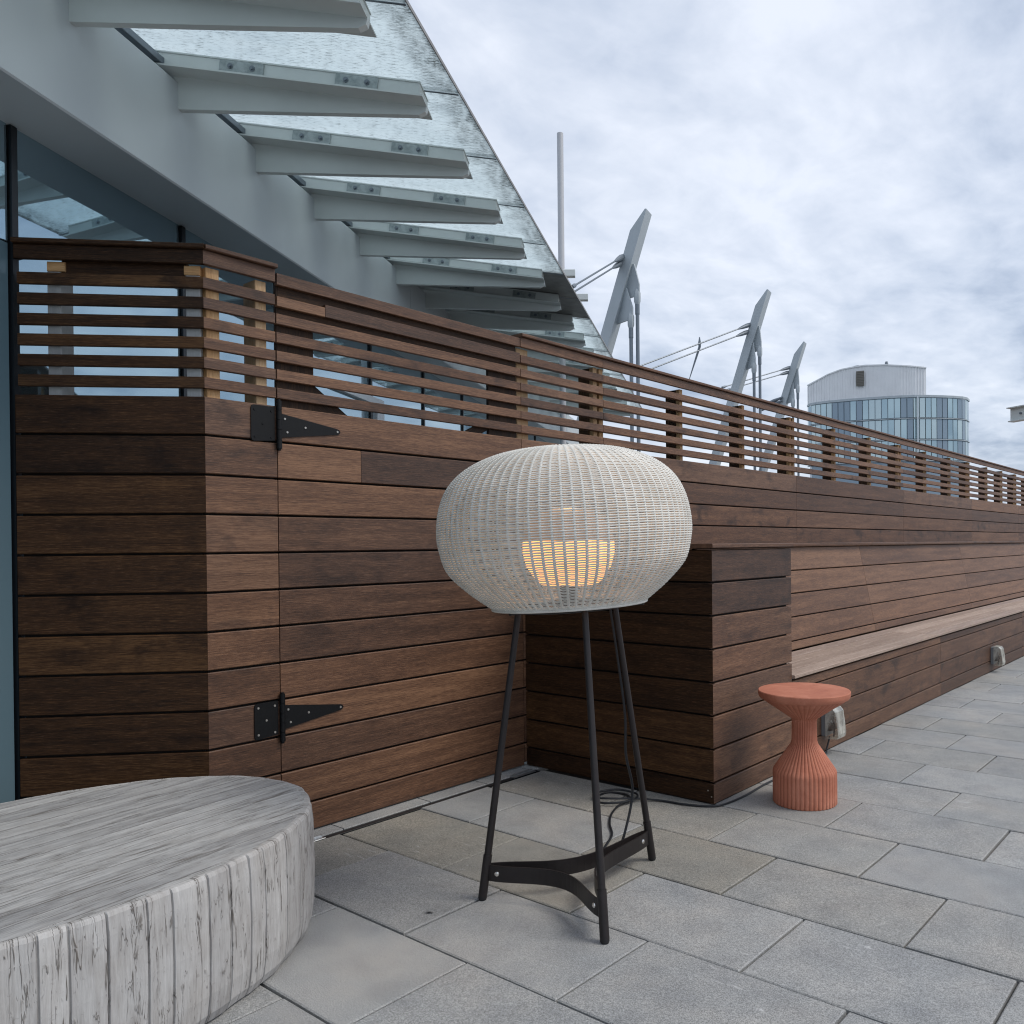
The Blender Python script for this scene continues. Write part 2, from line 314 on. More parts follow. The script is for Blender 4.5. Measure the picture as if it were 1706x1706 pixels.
# ------------------------------------------------------------------ mesh builder
class MB:
    def __init__(s): s.v = []; s.f = []; s.uv = []; s.t = []; s.m = []
    def face(s, pts, uvs=None, tone=(.5, 0, 0), mi=0):
        b = len(s.v); s.v += [tuple(p) for p in pts]; s.f.append(tuple(range(b, b + len(pts))))
        s.uv.append(uvs or [(0, 0)] * len(pts)); s.t.append(tone); s.m.append(mi)
    def board(s, o, U, V, Nn, L, Hh, T, tone=None, ch=.0025, mi=0):
        """board whose outer face starts at o, runs L along U, is Hh high along V and T thick along -Nn"""
        o, U, V, Nn = Vector(o), Vector(U).normalized(), Vector(V).normalized(), Vector(Nn).normalized()
        if tone is None: tone = rtone()
        c = min(ch, Hh * .3, T * .3)
        prof = [(0, -T + c), (0, -c), (c, 0), (Hh - c, 0), (Hh, -c), (Hh, -T + c), (Hh - c, -T), (c, -T)]
        ru, rv = random.uniform(0, 60), random.uniform(0, 60)
        us = [0, L]
        P = lambda a, q: o + U * a + V * q[0] + Nn * q[1]
        acc = [0]
        for i in range(8):
            q, r = prof[i], prof[(i + 1) % 8]; acc.append(acc[-1] + math.hypot(q[0] - r[0], q[1] - r[1]))
        flip = U.cross(V).dot(Nn) < 0
        for i in range(8):
            q, r = prof[i], prof[(i + 1) % 8]
            pts = [P(0, q), P(L, q), P(L, r), P(0, r)]
            uv = [(ru, rv + acc[i]), (ru + L, rv + acc[i]), (ru + L, rv + acc[i + 1]), (ru, rv + acc[i + 1])]
            if not flip: pts.reverse(); uv.reverse()
            s.face(pts, uv, tone, mi)
        for a in (0, L):
            pts = [P(a, q) for q in prof]; uv = [(ru + q[1] * .1, rv + q[0]) for q in prof]
            if (a == 0) != flip: pts.reverse(); uv.reverse()
            s.face(pts, uv, tone, mi)
    def box(s, c, sz, rot=None, ch=.002, tone=(.5, 0, 0), mi=0):
        """box by centre and size, rot = 3x3"""
        rot = rot or Matrix.Identity(3)
        X, Y, Z = (rot.col[i] for i in range(3)); c = Vector(c)
        o = c - X * sz[0] / 2 - Z * sz[2] / 2 - Y * sz[1] / 2
        s.board(o, X, Z, -Y, sz[0], sz[2], sz[1], tone, ch, mi)
    def tube(s, pts, r, n=10, cap=True, tone=(.5, 0, 0), mi=0, closed=False, ell=None):
        pts = [Vector(p) for p in pts]; rs = r if isinstance(r, (list, tuple)) else [r] * len(pts)
        m = len(pts); b = len(s.v); up = None
        for i, p in enumerate(pts):
            if closed: d = pts[(i + 1) % m] - pts[i - 1]
            else: d = pts[min(i + 1, m - 1)] - pts[max(i - 1, 0)]
            d.normalize()
            if up is None: up = Vector((0, 0, 1)) if abs(d.z) < .9 else Vector((1, 0, 0))
            a = d.cross(up).normalized(); up = a.cross(d).normalized()
            for k in range(n):
                t_ = 2 * math.pi * k / n
                s.v.append(tuple(p + a * math.cos(t_) * rs[i] + up * math.sin(t_) * rs[i]))
        rng = m if closed else m - 1
        for i in range(rng):
            j = (i + 1) % m
            for k in range(n):
                l = (k + 1) % n
                s.f.append((b + i * n + k, b + i * n + l, b + j * n + l, b + j * n + k)); s.uv.append([(0, 0)] * 4); s.t.append(tone); s.m.append(mi)
        if cap and not closed:
            s.f.append(tuple(b + k for k in range(n))[::-1]); s.uv.append([(0, 0)] * n); s.t.append(tone); s.m.append(mi)
            s.f.append(tuple(b + (m - 1) * n + k for k in range(n))); s.uv.append([(0, 0)] * n); s.t.append(tone); s.m.append(mi)
    def prism(s, poly, thick, origin, U, V, tone=(.5, 0, 0), mi=0):
        """polygon in (U,V) extruded +-thick/2 along U x V"""
        U, V = Vector(U).normalized(), Vector(V).normalized(); Nn = U.cross(V).normalized(); o = Vector(origin)
        A = [o + U * a + V * b + Nn * thick / 2 for a, b in poly]; B = [p - Nn * thick for p in A]
        s.face(A, [(a, b) for a, b in poly], tone, mi); s.face(B[::-1], [(a, b) for a, b in poly][::-1], tone, mi)
        n = len(poly)
        for i in range(n):
            j = (i + 1) % n; s.face([A[j], A[i], B[i], B[j]], [(0, 0)] * 4, tone, mi)
    def lathe(s, prof, c, n=48, axis=None, tone=(.5, 0, 0), mi=0, capb=False, capt=False, rmod=None):
        c = Vector(c); b = len(s.v); rot = axis or Matrix.Identity(3)
        for (r, z) in prof:
            for k in range(n):
                t_ = 2 * math.pi * k / n; rr = r if rmod is None else rmod(r, z, t_)
                s.v.append(tuple(c + rot @ Vector((rr * math.cos(t_), rr * math.sin(t_), z))))
        for i in range(len(prof) - 1):
            for k in range(n):
                l = (k + 1) % n
                s.f.append((b + i * n + k, b + i * n + l, b + (i + 1) * n + l, b + (i + 1) * n + k)); s.uv.append([(0, 0)] * 4); s.t.append(tone); s.m.append(mi)
        if capb: s.f.append(tuple(b + k for k in range(n))[::-1]); s.uv.append([(0, 0)] * n); s.t.append(tone); s.m.append(mi)
        if capt:
            q = b + (len(prof) - 1) * n
            s.f.append(tuple(q + k for k in range(n))); s.uv.append([(0, 0)] * n); s.t.append(tone); s.m.append(mi)
    def build(s, name, mats, parent=None, smooth=False, loc=None):
        me = bpy.data.meshes.new(name)
        off = Vector(loc) if loc is not None else Vector((0, 0, 0))
        base = parent_loc(parent)
        me.from_pydata([tuple(Vector(v) - base - off) for v in s.v], [], s.f)
        uvl = me.uv_layers.new(name='UVMap')
        flat = [c for u in s.uv for q in u for c in q]
        uvl.data.foreach_set('uv', flat)
        ca = me.color_attributes.new('tone', 'FLOAT_COLOR', 'CORNER')
        col = []
        for u, t_ in zip(s.uv, s.t): col += [t_[0], t_[1], t_[2], 1.0] * len(u)
        ca.data.foreach_set('color', col)
        for m in (mats if isinstance(mats, (list, tuple)) else [mats]): me.materials.append(m)
        me.polygons.foreach_set('material_index', s.m)
        if smooth:
            me.polygons.foreach_set('use_smooth', [True] * len(me.polygons)); me.update()
            try: me.set_sharp_from_angle(angle=R_(35))
            except Exception: pass
        me.update()
        o = bpy.data.objects.new(name, me); C.objects.link(o)
        if parent: o.parent = parent
        o.location = off
        return o
def parent_loc(p):
    v = Vector((0, 0, 0))
    while p is not None: v += Vector(p.location); p = p.parent
    return v
def rtone(lo=0.15, hi=.85):
    return (random.uniform(lo, hi), random.choice((0, 0, .3, .6, 1)), random.choice((0, .3, .7, 1)))
def thing(name, label, cat, loc=(0, 0, 0), group=None):
    o = bpy.data.objects.new(name, None); o.empty_display_size = .1; C.objects.link(o); o.location = loc
    o['label'] = label; o['category'] = cat
    if group: o['group'] = group
    return o
def tag(o, label, cat, group=None):
    o['label'] = label; o['category'] = cat
    if group: o['group'] = group
    return o
def structure(o): o['kind'] = 'structure'; return o
Z = Vector((0, 0, 1)); X = Vector((1, 0, 0)); Y = Vector((0, 1, 0))
def rotz(a):
    return Matrix.Rotation(a, 3, 'Z')
def clone(src, loc, parent=None):
    o = src.copy(); C.objects.link(o); o.location = loc; o.parent = parent; return o
def poldir(az, el, dist):
    a = R_(az); return Vector((dist * math.sin(a), dist * math.cos(a), H + el * dist))

# ================================================================== SETTING
g = MB(); g.face([(-2500, -2500, -30), (2500, -2500, -30), (2500, 2500, -30), (-2500, 2500, -30)])
structure(g.build('ground', M_city))
g = MB(); g.board((-45, -8, -.028), X, Y, Z, 57, 68, 30, (.5, 0, 0), .01)
structure(g.build('terrace_slab', M_slab))
# roof membrane behind the fence
g = MB(); g.board((-44.9, -7.9, -.004), X, Y, Z, 41.6, 67.8, .02, (.5, 0, 0), .002)
structure(g.build('roof_deck', M_roof))

# paving: courses across the terrace (running along X), .406 x .610 m pavers
PB, PW, PY0 = .4056, .6085, 1.3627 * H
offs = {0: -1.7695, 1: -2.0362, 2: -1.2440, 3: -1.5028, 4: -1.2392, 5: -.9730}
pv = MB(); gap = .0075
def paver_face(x0, x1, y0, y1, tone, zt):
    c = .004
    pts = lambda e, z: [(x0 + e, y0 + e, z), (x1 - e, y0 + e, z), (x1 - e, y1 - e, z), (x0 + e, y1 - e, z)]
    a, b, d = pts(c, zt), pts(0, zt - .003), pts(0, -.026)
    pv.face(a, None, tone)
    for A, B in ((a, b), (b, d)):
        for i in range(4):
            j = (i + 1) % 4; pv.face([A[i], B[i], B[j], A[j]], None, tone)
for r in range(-9, 72):
    yb = PY0 + r * PB
    # band r lies between line r and r+1
    if r in offs: o0 = offs[r] * H
    else: o0 = (offs[(r % 6)] if r > 5 else offs[(-r) % 6]) * H + random.uniform(-.05, .05)
    k0 = math.floor((-3.3 - o0) / PW)
    for kx in range(k0, k0 + 24):
        x0, x1 = o0 + kx * PW, o0 + (kx + 1) * PW
        if r == 0 and abs(o0 + kx * PW - offs[0] * H) < .01: pass
        y0, y1 = yb, yb + PB
        # clip on the left by the drain channel (near the gate) or by the box and bench
        left = -2.972 if y0 < 3.15 else -1.955
        if y0 < 3.17 < y1 + .05 and y1 > 3.19: 
            # course meeting the box front face
            if x1 < -1.955: y1 = 3.165 if y0 < 3.1 else y1
        if y0 < 3.15 and y1 > 3.19:
            for (xa, xb, ya, yb2) in ((max(x0, -2.972), min(x1, -1.95), y0, 3.19), (max(x0, -1.95), x1, y0, y1)):
                if xb - xa > .02: pass
        x0c = max(x0, left)
        if x1 - x0c < .03: continue
        # colour: some brown coarse replacements near the box
        cx, cy = (x0 + x1) / 2, (y0 + y1) / 2
        br, co = random.choice((0, 0, 0, .15, .3)), random.choice((0, 0, .2, .4))
        tone = (random.uniform(.3, .75), br, co)
        if r == 0 and x1 < -2.3: tone = (.35, .7, .5)
        if r == 1 and x1 < -1.6: tone = (.38, .85, .4) if x1 > -2.0 else (.42, .95, .6)
        if r == 1 and -1.7 < x0 < -1.1: tone = (.45, 0, 0)
        if r == 2 and abs(x1 + 1.437) < .05: tone = (.32, .9, 1)
        if r == 2 and x1 < -1.6: tone = (.55, .1, .2)
        if r == 3 and x1 < -1.6: tone = (.42, .65, .9)
        if r == 4 and x1 < -1.3: tone = (.5, .3, .6)
        paver_face(x0c + gap / 2, x1 - gap / 2, y0 + gap / 2, y1 - gap / 2, tone, random.uniform(-.0018, .0018))
structure(pv.build('paving', M_paver))
# narrow strip of pavers under the gate and the drain slot beside them
st = MB(); yy = .2
for ln in (.62, .60, .6, .45, .35, .31, .33):
    st.board((-3.32, yy + .003, 0), Y, X, Z, ln - .006, .315, .03, (random.random(), .1, .2), .003); yy += ln
structure(st.build('threshold_paving', M_paver))
dr = MB()
dr.board((-3.0045, .3, -.0045), Y, X, Z, 2.86, .032, .01, (.5, 0, 0), .001)
structure(dr.build('drain_channel', M_mullion))
for y0, y1, nm in ((1.80, 1.915, 0), (2.975, 3.13, 1)):
    p_ = MB(); p_.board((-3.003, y0, .0), Y, X, Z, y1 - y0, .031, .004, (.5, 0, 0), .001)
    p_.box((-2.999, (y0 + y1) / 2, .001), (.004, y1 - y0, .012))
    o = p_.build('drain_cover', M_stainless)
    tag(o, ('short pale metal drain cover strip beside the white wood table' if nm == 0 else 'pale metal drain cover strip in the corner between gate and planter box'), 'drain cover')

# ================================================================== WOODEN SCREENS
XG = -3.087; s2 = math.sqrt(.5)
PIT = .1455; zk = lambda k: -.022 + PIT * k
SL = [(1.747 + .0735 * k, .0415) for k in range(6)]
K = Vector((XG, 1.51, 0)); CD = Vector((-s2, -s2, 0)); CN = Vector((s2, -s2, 0)); CL = .645
cs_ = thing('corner_screen', 'shaded brown plank wall with open slats on top, between the glass strip and the gate', 'wall', (XG, 1.51, 0))
a = MB()
dark_rows = {11: .25, 10: .05, 9: .6, 8: .55, 7: .4, 6: .35, 5: .75, 4: .2, 3: .2, 2: .55, 1: .4, 0: .4}
for k in range(0, 12):
    z0 = max(zk(k), .02)
    a.board(K + CD * CL + Z * z0, -CD, Z, CN, CL - .001, zk(k + 1) - .0085 - z0, .02, (dark_rows[k] * .6 + .2, 0, random.choice((.6, 1))), .003)
a.build('siding_wide', M_wood_dark, cs_)
a = MB()
for k in range(0, 12):
    z0 = max(zk(k), .02)
    a.board(K + Z * z0, Y, Z, X, .283, zk(k + 1) - .0085 - z0, .02, rtone(.35, .75), .003)
a.build('siding_return', M_wood, cs_)
a = MB()
for z0, h in SL: a.board(K + CD * (CL - .01) + Z * z0, -CD, Z, CN, CL - .011, h, .02, rtone(.4, .8), .002)
a.build('slats_wide', M_wood_dark, cs_)
a = MB()
for z0, h in SL: a.board(K + Z * z0, Y, Z, X, .281, h, .02, rtone(.3, .7), .002)
a.build('slats_return', M_wood, cs_)
a = MB()
a.board(K + CD * CL + Z * 2.204, -CD, Z, CN, CL - .001, .051, .02, (.3, 0, .5), .002)
a.board(K + CD * CL + CN * .018 + Z * 2.2562, -CD, Z, CN, CL + .007, .017, .16, (.4, 0, .3), .003)
a.build('top_rail_wide', M_wood_dark, cs_)
a = MB()
a.board(K + Z * 2.204, Y, Z, X, .283, .051, .02, (.5, .3, 0), .002)
a.board(K + Vector((.018, .002, 2.256)), Y, Z, X, .283, .017, .16, (.45, .3, 0), .003)
a.build('top_rail_return', M_wood, cs_)
def post(parent, o, U, Nn, w, d, z0=1.70, z1=2.20, m=None, nm='post'):
    a = MB(); Uv = Vector(U)
    a.board(Vector(o) + Z * z0, Z, Uv, Nn, z1 - z0, w, d, rtone(.3, .8), .002)
    return a.build(nm, m or M_pine, parent)
back = -CN * .0225
post(cs_, K + CD * .545 + back, -CD, CN, .045, .09, z0=1.6, z1=2.165, m=M_palepost)
post(cs_, K + CD * .07 + back, -CD, CN, .05, .03, z0=1.6, z1=2.165, m=M_palepost)
post(cs_, (XG - .0225, 1.53, 0), Y, X, .05, .04)
post(cs_, (XG - .0225, 1.722, 0), Y, X, .045, .09)
a = MB(); a.board(K + CD * .50 + back - CN * .01 + Z * 2.155, -CD, Z, CN, .43, .06, .03, (.4, 0, .5), .002)
a.build('top_framing', M_wood_dark, cs_)
for c_, w_ in ((.545, .06), (.075, .055)):
    a = MB(); a.board(K + CD * c_ + back + Z * 2.167, -CD, Z, CN, w_, .035, .04, (.5, 0, 0), .002); a.build('framing_block', M_pine, cs_)
a = MB(); a.board(K + CD * (CL - .01) - CN * .0215 + Z * .01, -CD, Z, CN, CL - .03, 1.70, .01)
a.board((XG - .0215, 1.53, .01), Y, Z, X, .26, 1.70, .01)
a.tube([K - CN * .036 - X * .012 + Z * .01, K - CN * .036 - X * .012 + Z * 1.71], .022, 8)
a.board((XG - .034, 1.72, .01), Y, Z, X, .16, 1.70, .01)
a.build('backing', M_void, cs_)

# ---- gate
G0, G1 = 1.797, 3.163
gt = thing('wooden_gate', 'brown plank gate with slatted top on two black strap hinges', 'gate', (XG, G0, 0))
a = MB()
for k in range(0, 12):
    z0 = max(zk(k), .006); h = zk(k + 1) - .0085 - z0
    if k == 10:
        a.board((XG, G0, z0), Y, Z, X, 2.180 - G0, h, .02, (.72, 0, 0), .003)
        a.board((XG, 2.182, z0), Y, Z, X, G1 - 2.182, h, .02, (.3, 1, .4), .003)
    else:
        a.board((XG, G0, z0), Y, Z, X, G1 - G0, h, .02, {11: (.6, 0, .3), 9: (.62, 0, .2), 8: (.45, .6, .5), 7: (.35, 1, .7), 6: (.42, .6, .4), 5: (.35, .6, .6), 4: (.5, 0, .4), 3: (.65, 0, 0), 2: (.4, .6, .2), 1: (.55, 0, .2), 0: (.5, 0, .2)}[k], .003)
a.build('siding', M_wood, gt)
a = MB()
for i, (z0, h) in enumerate(SL[:5]): a.board((XG, G0, z0), Y, Z, X, G1 - G0, h, .02, (.6, 0, .2) if i == 4 else rtone(.35, .7), .002)
a.board((XG, G0 + .004, 2.112), Y, Z, X, .213, .040, .02, (.85, 0, 0), .002)
a.board((XG, G0 + .219, 2.112), Y, Z, X, G1 - G0 - .221, .052, .02, (.3, .6, .3), .002)
a.board((XG, G0 + .004, 2.196), Y, Z, X, G1 - G0 - .006, .046, .02, (.45, .3, .2), .002)
a.build('slats', M_wood, gt)
a = MB(); B_ = XG - .0225
a.board((B_, G0 + .01, 1.60), Z, Y, X, .64, .165, .018, (.25, .6, .2), .002)       # left stile
a.board((B_, 2.955, 1.60), Z, Y, X, .64, G1 - 2.965, .018, (.2, .6, .2), .002)      # right stile
a.board((B_ + .001, G0 + .02, 2.065), Y, Z, X, G1 - G0 - .04, .17, .018, (.3, .6, .2), .002)
for (p0, p1, w) in (((1.955, 1.84), (2.22, 1.66), .10), ((2.955, 1.80), (2.72, 1.68), .05)):
    u = Vector((0, p1[0] - p0[0], p1[1] - p0[1])); v = Vector((0, -u.z, u.y)).normalized()
    if v.z > 0: v = -v
    a.board(Vector((B_ - .0015, p0[0], p0[1])), u, v, X, u.length, w, .018, (.2, .6, .2), .002)
a.build('backing_frame', M_wood_dark, gt)
a = MB(); a.board((XG - .0245, G0 + .02, .012), Y, Z, X, G1 - G0 + .004, 1.66, .01)
a.build('backing', M_void, gt)

def hinge(zc_, rust):
    a = MB(); x = XG + .0005; T = .004
    def pr(poly, t, xx): a.prism(poly, t, (xx, 0, 0), Y, Z)
    c = .012; y0, y1, z0, z1 = 1.685, 1.782, zc_ - .070, zc_ + .070
    pr([(y0 + c, z0), (y1, z0 + .008), (y1, z1), (y0 + c, z1), (y0 + .003, z1 - .003), (y0, z1 - c), (y0, z0 + c), (y0 + .003, z0 + .003)], T, x + T / 2)
    pr([(1.808, zc_ - .048), (2.062, zc_ - .012), (2.072, zc_ - .009), (2.078, zc_), (2.072, zc_ + .009), (2.062, zc_ + .012), (1.808, zc_ + .048)], T, x + T / 2)
    h = a.build('hinge', M_black, gt)
    h['label'] = 'upper black strap hinge' if zc_ > 1 else 'lower black strap hinge'
    a = MB()
    for i, zz in enumerate((-.094, -.056, -.018, .020, .058)):
        a.tube([(x + .010, 1.797, zc_ + zz + .001), (x + .010, 1.797, zc_ + zz + .037)], .0105, 14)
    a.tube([(x + .010, 1.797, zc_ - .100), (x + .010, 1.797, zc_ + .101)], .0065, 10)
    a.build('knuckle', M_black, h, True)
    for (yy, dz) in ((1.70, .052), (1.768, .052), (1.733, 0), (1.70, -.052), (1.768, -.052), (1.825, .028), (1.835, -.024), (1.915, .002), (2.063, 0)):
        a = MB(); a.tube([(x + T - .001, yy, zc_ + dz), (x + T + .002, yy, zc_ + dz)], [.0052, .0042], 12)
        a.build('screw', M_bolt if (rust or yy > 1.8) else M_black, h, True)
hinge(1.640, False); hinge(.485, True)

# ---- long fence
fn = thing('slatted_fence', 'long brown wooden fence with open slats on top running behind the bench', 'fence', (XG, 3.166, 0))
JY = [3.166, 3.856, 6.405, 8.975, 11.6, 14.2, 16.8, 19.4, 22.0, 24.6]
for pi in range(len(JY) - 1):
    y0, y1 = JY[pi], JY[pi + 1]; L = y1 - y0
    a = MB()
    for k in range(0, 12):
        z0 = max(zk(k), .02)
        a.board((XG, y0 + .001, z0), Y, Z, X, L - .003, zk(k + 1) - .0085 - z0, .02, rtone(.35, .75), .003)
    a.build('siding', M_wood, fn)
    a = MB()
    for z0, h in SL: a.board((XG, y0 + .001, z0), Y, Z, X, L - .003, h, .034, rtone(.35, .8), .002)
    a.build('slats', M_wood, fn)
    a = MB()
    a.board((XG, y0 + .001, 2.198), Y, Z, X, L - .003, .050, .02, rtone(.4, .7), .002)
    a.board((XG + .016, y0 + .0, 2.250), Y, Z, X, L - .001, .017, .165, rtone(.3, .6), .003)
    a.build('top_rail', M_wood, fn)
    n = 1 if L < 1 else 3
    ys = [y0 + .006, y1 - .05] + ([y0 + L * (i + 1) / n + random.uniform(-.04, .04) for i in range(n - 1)])
    if pi == 0: ys[0] = 3.172
    for i, yy in enumerate(ys):
        w = .085 if (pi == 0 and i == 0) else .042
        post(fn, (XG - .0365, yy, 0), Y, X, w if w > .05 else .036, .030, 1.55, 2.197)
        post(fn, (XG - .068, yy + .002, 0), Y, X, (w if w > .05 else .036) - .004, .085, 1.55, 2.196, m=M_wood_dark, nm='post_rear')  # darker rear length of each post
a = MB(); a.board((XG - .0235, 3.172, .02), Y, Z, X, 21.4, 1.66, .01); a.build('backing', M_void, fn)

# ---- box and bench
XB = -1.942
bz = [0.004] + [.101 + .148 * i for i in range(8)]
bn = thing('built_in_bench', 'long brown wooden bench with high planked back and square end box', 'bench', (XB, 3.18, 0))
a = MB()
for i in range(8):
    h = bz[i + 1] - .0085 - bz[i]
    a.board((XG + .002, 3.181, bz[i]), X, Z, -Y, XB - XG - .003, h, .02, (.35 + random.uniform(-.12, .22), 0, random.choice((.3, .8))), .003)
a.build('end_box_front', M_wood_dark, bn)
a = MB()
for i in range(8):
    h = bz[i + 1] - .0085 - bz[i]
    tn = {7: (.25, 1, .8), 6: (.2, 1, 1)}.get(i, rtone(.35, .65))
    a.board((XB, 3.1815, bz[i]), Y, Z, X, .775, h, .02, tn, .003)
a.build('end_box_side', M_wood, bn)
a = MB()
a.board((XG + .002, 3.203, .01), X, Z, -Y, 1.112, 1.12, .01); a.tube([(XB - .032, 3.214, .01), (XB - .032, 3.214, 1.13)], .010, 8); a.board((XB - .0225, 3.204, .01), Y, Z, X, .74, 1.12, .01)
a.build('backing', M_void, bn)
for (dx, dy, zz) in ((-.03, -.001, .06), (-.012, -.001, .035)):
    a = MB(); a.tube([(XB + dx, 3.181, zz), (XB + dx, 3.1795, zz)], .0035, 10); a.build('screw', M_bolt, bn, True)
# end box cap: three deck boards running along Y, bench back cap behind them
a = MB()
w = .142
xx = XB + .012; i = 0
while xx > XG + .03:
    ww = min(w, xx - XG - .004)
    a.board((xx - ww, 3.168, 1.1565), Y, X, Z, .795, ww, .0195, (.5 + random.uniform(-.2, .2), .3, 0), .003); xx -= ww + .006; i += 1
a.build('end_box_cap', M_wood, bn)
a = MB()
xt = -2.515; ycaps = [3.965, 6.5, 9.1, 11.7, 14.3, 16.9, 19.5, 22.1, 24.6]
for y0, y1 in zip(ycaps, ycaps[1:]):
    xx = xt + .035
    while xx > XG + .03:
        ww = min(w, xx - XG - .004)
        a.board((xx - ww, y0, 1.1565), Y, X, Z, y1 - y0 - .002, ww, .0195, rtone(.4, .7), .003); xx -= ww + .006
a.build('back_cap', M_wood, bn)
# sloping backrest
P0 = Vector((-2.385, 0, .478)); P1 = Vector((xt, 0, 1.136)); BV = (P1 - P0).normalized(); BN = Vector((BV.z, 0, -BV.x)); BLn = (P1 - P0).length
bb = [0, .058, .209, .360, .511, BLn]
yj = [3.958, 6.30, 8.95, 11.6, 14.2, 16.8, 19.4, 22.0, 24.6]
a = MB()
for i in range(5):
    yjj = [yj[0]] + [y + random.uniform(-.0, .0) for y in yj[1:]]
    for y0, y1 in zip(yjj, yjj[1:]):
        a.board(P0 + BV * bb[i] + Y * y0, Y, BV, BN, y1 - y0 - .003, bb[i + 1] - bb[i] - .007, .02, (random.uniform(.5, .85), random.choice((0, .3)), 0), .003)
a.build('backrest', M_wood, bn)
a = MB(); a.board(P0 - BN * .022 + Y * 3.96, Y, BV, BN, 20.6, BLn, .01); a.build('backrest_backing', M_void, bn)
a = MB(); xx = XB + .016; sw = .103
for i in range(4):
    for y0, y1 in zip(yj, yj[1:]):
        a.board((xx - sw, y0 + .001, .476), Y, X, Z, y1 - y0 - .003, sw, .019, (random.uniform(.45, .75), random.choice((0, .3, .6)), 0), .0025)
    xx -= sw + .008
a.build('seat', M_seat, bn)
fz = [.004, .101, .249, .397, .449]
a = MB()
for i in range(4):
    for y0, y1 in zip([3.961, 6.443, 9.08, 11.7, 14.3, 16.9, 19.5, 22.1], [6.443, 9.08, 11.7, 14.3, 16.9, 19.5, 22.1, 24.6]):
        a.board((XB - .004, y0, fz[i]), Y, Z, X, y1 - y0 - .003, fz[i + 1] - .006 - fz[i], .02, rtone(.3, .6), .003)
a.build('front_panel', M_wood, bn)
a = MB(); a.board((XB - .0265, 3.97, .01), Y, Z, X, 20.6, .44, .01); a.build('front_backing', M_void, bn)

# outlet covers on the bench front
def outlet(y, z, label):
    t = thing('outlet_cover', label, 'outlet cover', (XB - .003, y, z), 'weatherproof outlet covers on the bench front')
    bx = XB - .003
    a = MB(); a.box((bx + .012, y, z), (.024, .105, .150), None, .004); a.build('back_box', M_greyplastic, t)
    # wedge lid: shallow at the top, deep at the bottom
    a = MB(); prof = [(.024, .085), (.066, .080), (.082, .060), (.098, -.060), (.092, -.082), (.024, -.088)]
    yl, yr = y - .056, y + .056
    A = [Vector((bx + p, yl, z + q)) for p, q in prof]; B = [Vector((bx + p, yr, z + q)) for p, q in prof]
    Am = [Vector((bx + .024 + (p - .024) * .86, yl - .006, z + q * .93)) for p, q in prof]
    for i in range(5): a.face([A[i], B[i], B[i + 1], A[i + 1]])
    a.face(A[::-1]); a.face(B)
    o = a.build('clear_lid', M_plastic, t)
    sm = o.modifiers.new('bev', 'BEVEL'); sm.width = .010; sm.segments = 3; sm.limit_method = 'ANGLE'
    a = MB()
    a.box((bx + .034, y, z + .030), (.018, .036, .040), None, .004); a.box((bx + .034, y, z - .030), (.018, .036, .040), None, .004)
    a.tube([(bx + .04, y, z + .02), (bx + .06, y - .01, z - .02), (bx + .05, y - .005, z - .08)], .005, 8)
    a.build('socket', M_black, t)
    return t
outlet(4.37, .170, 'cloudy clear outlet cover on the bench front, just behind the coral stool')
outlet(7.92, .145, 'pale plastic outlet cover on the bench front, far from the stool near the right edge')

# ================================================================== GLASS BUILDING
ND = Vector((.8587, .5125, 0)); DD = Vector((-.5125, .8587, 0)); DG = -2.492; F0 = -2.2504
def PG(s, u, z): return ND * (DG + u) + DD * s + Z * z      # facade frame
a7 = R_(7); UU = ND * math.cos(a7) + DD * math.sin(a7); WW = DD * math.cos(a7) - ND * math.sin(a7)
fb = thing('glass_building', 'long glass fronted building behind the wooden fence with dark mullions', 'building', tuple(PG(2.7, 0, 0)))
a = MB(); a.board(PG(-4, -.10, 0), DD, Z, ND, 19, 2.66, 6.0, (.5, 0, 0), .01)
a.build('body', M_mullion, fb)
mull = [-4.0, -2.6, -1.2, .2, 1.5, 2.738, 3.70, 4.75, 5.85, 6.95, 8.05, 9.13, 10.25, 11.35, 12.5, 13.7, 15.0]
for i, (s0, s1) in enumerate(zip(mull, mull[1:])):
    if i <= 4:
        a = MB(); a.board(PG(s0 + .02, -.03, 2.262), DD, Z, ND, s1 - s0 - .04, .43, .02, (.5, 0, 0), .001); a.build('glass_pane', M_fglass, fb)
        a = MB(); a.board(PG(s0 + .02, -.03, .0), DD, Z, ND, s1 - s0 - .04, 2.258, .02, (.5, 0, 0), .001); a.build('lower_panel', M_lowpanel, fb)
    else:
        a = MB(); a.board(PG(s0 + .02, -.03, .05), DD, Z, ND, s1 - s0 - .04, 2.64, .02, (.5, 0, 0), .001); a.build('glass_pane', M_fglass, fb)
for i, s0 in enumerate(mull):
    a = MB(); a.board(PG(s0 - .013, -.016, 0), DD, Z, ND, .026, 2.683, .08, (.5, 0, 0), .002); a.build('mullion', M_mullion, fb)
a = MB(); a.board(PG(5.90, .004, 0), DD, Z, ND, .13, 2.20, .05, (.5, 0, 0), .002)
a.board(PG(5.22, .002, 2.20), DD, Z, ND, .81, .05, .05, (.5, 0, 0), .002)
a.build('door_frame', M_frame, fb)
# door in the facade next to the white frame is the lighter pane already there

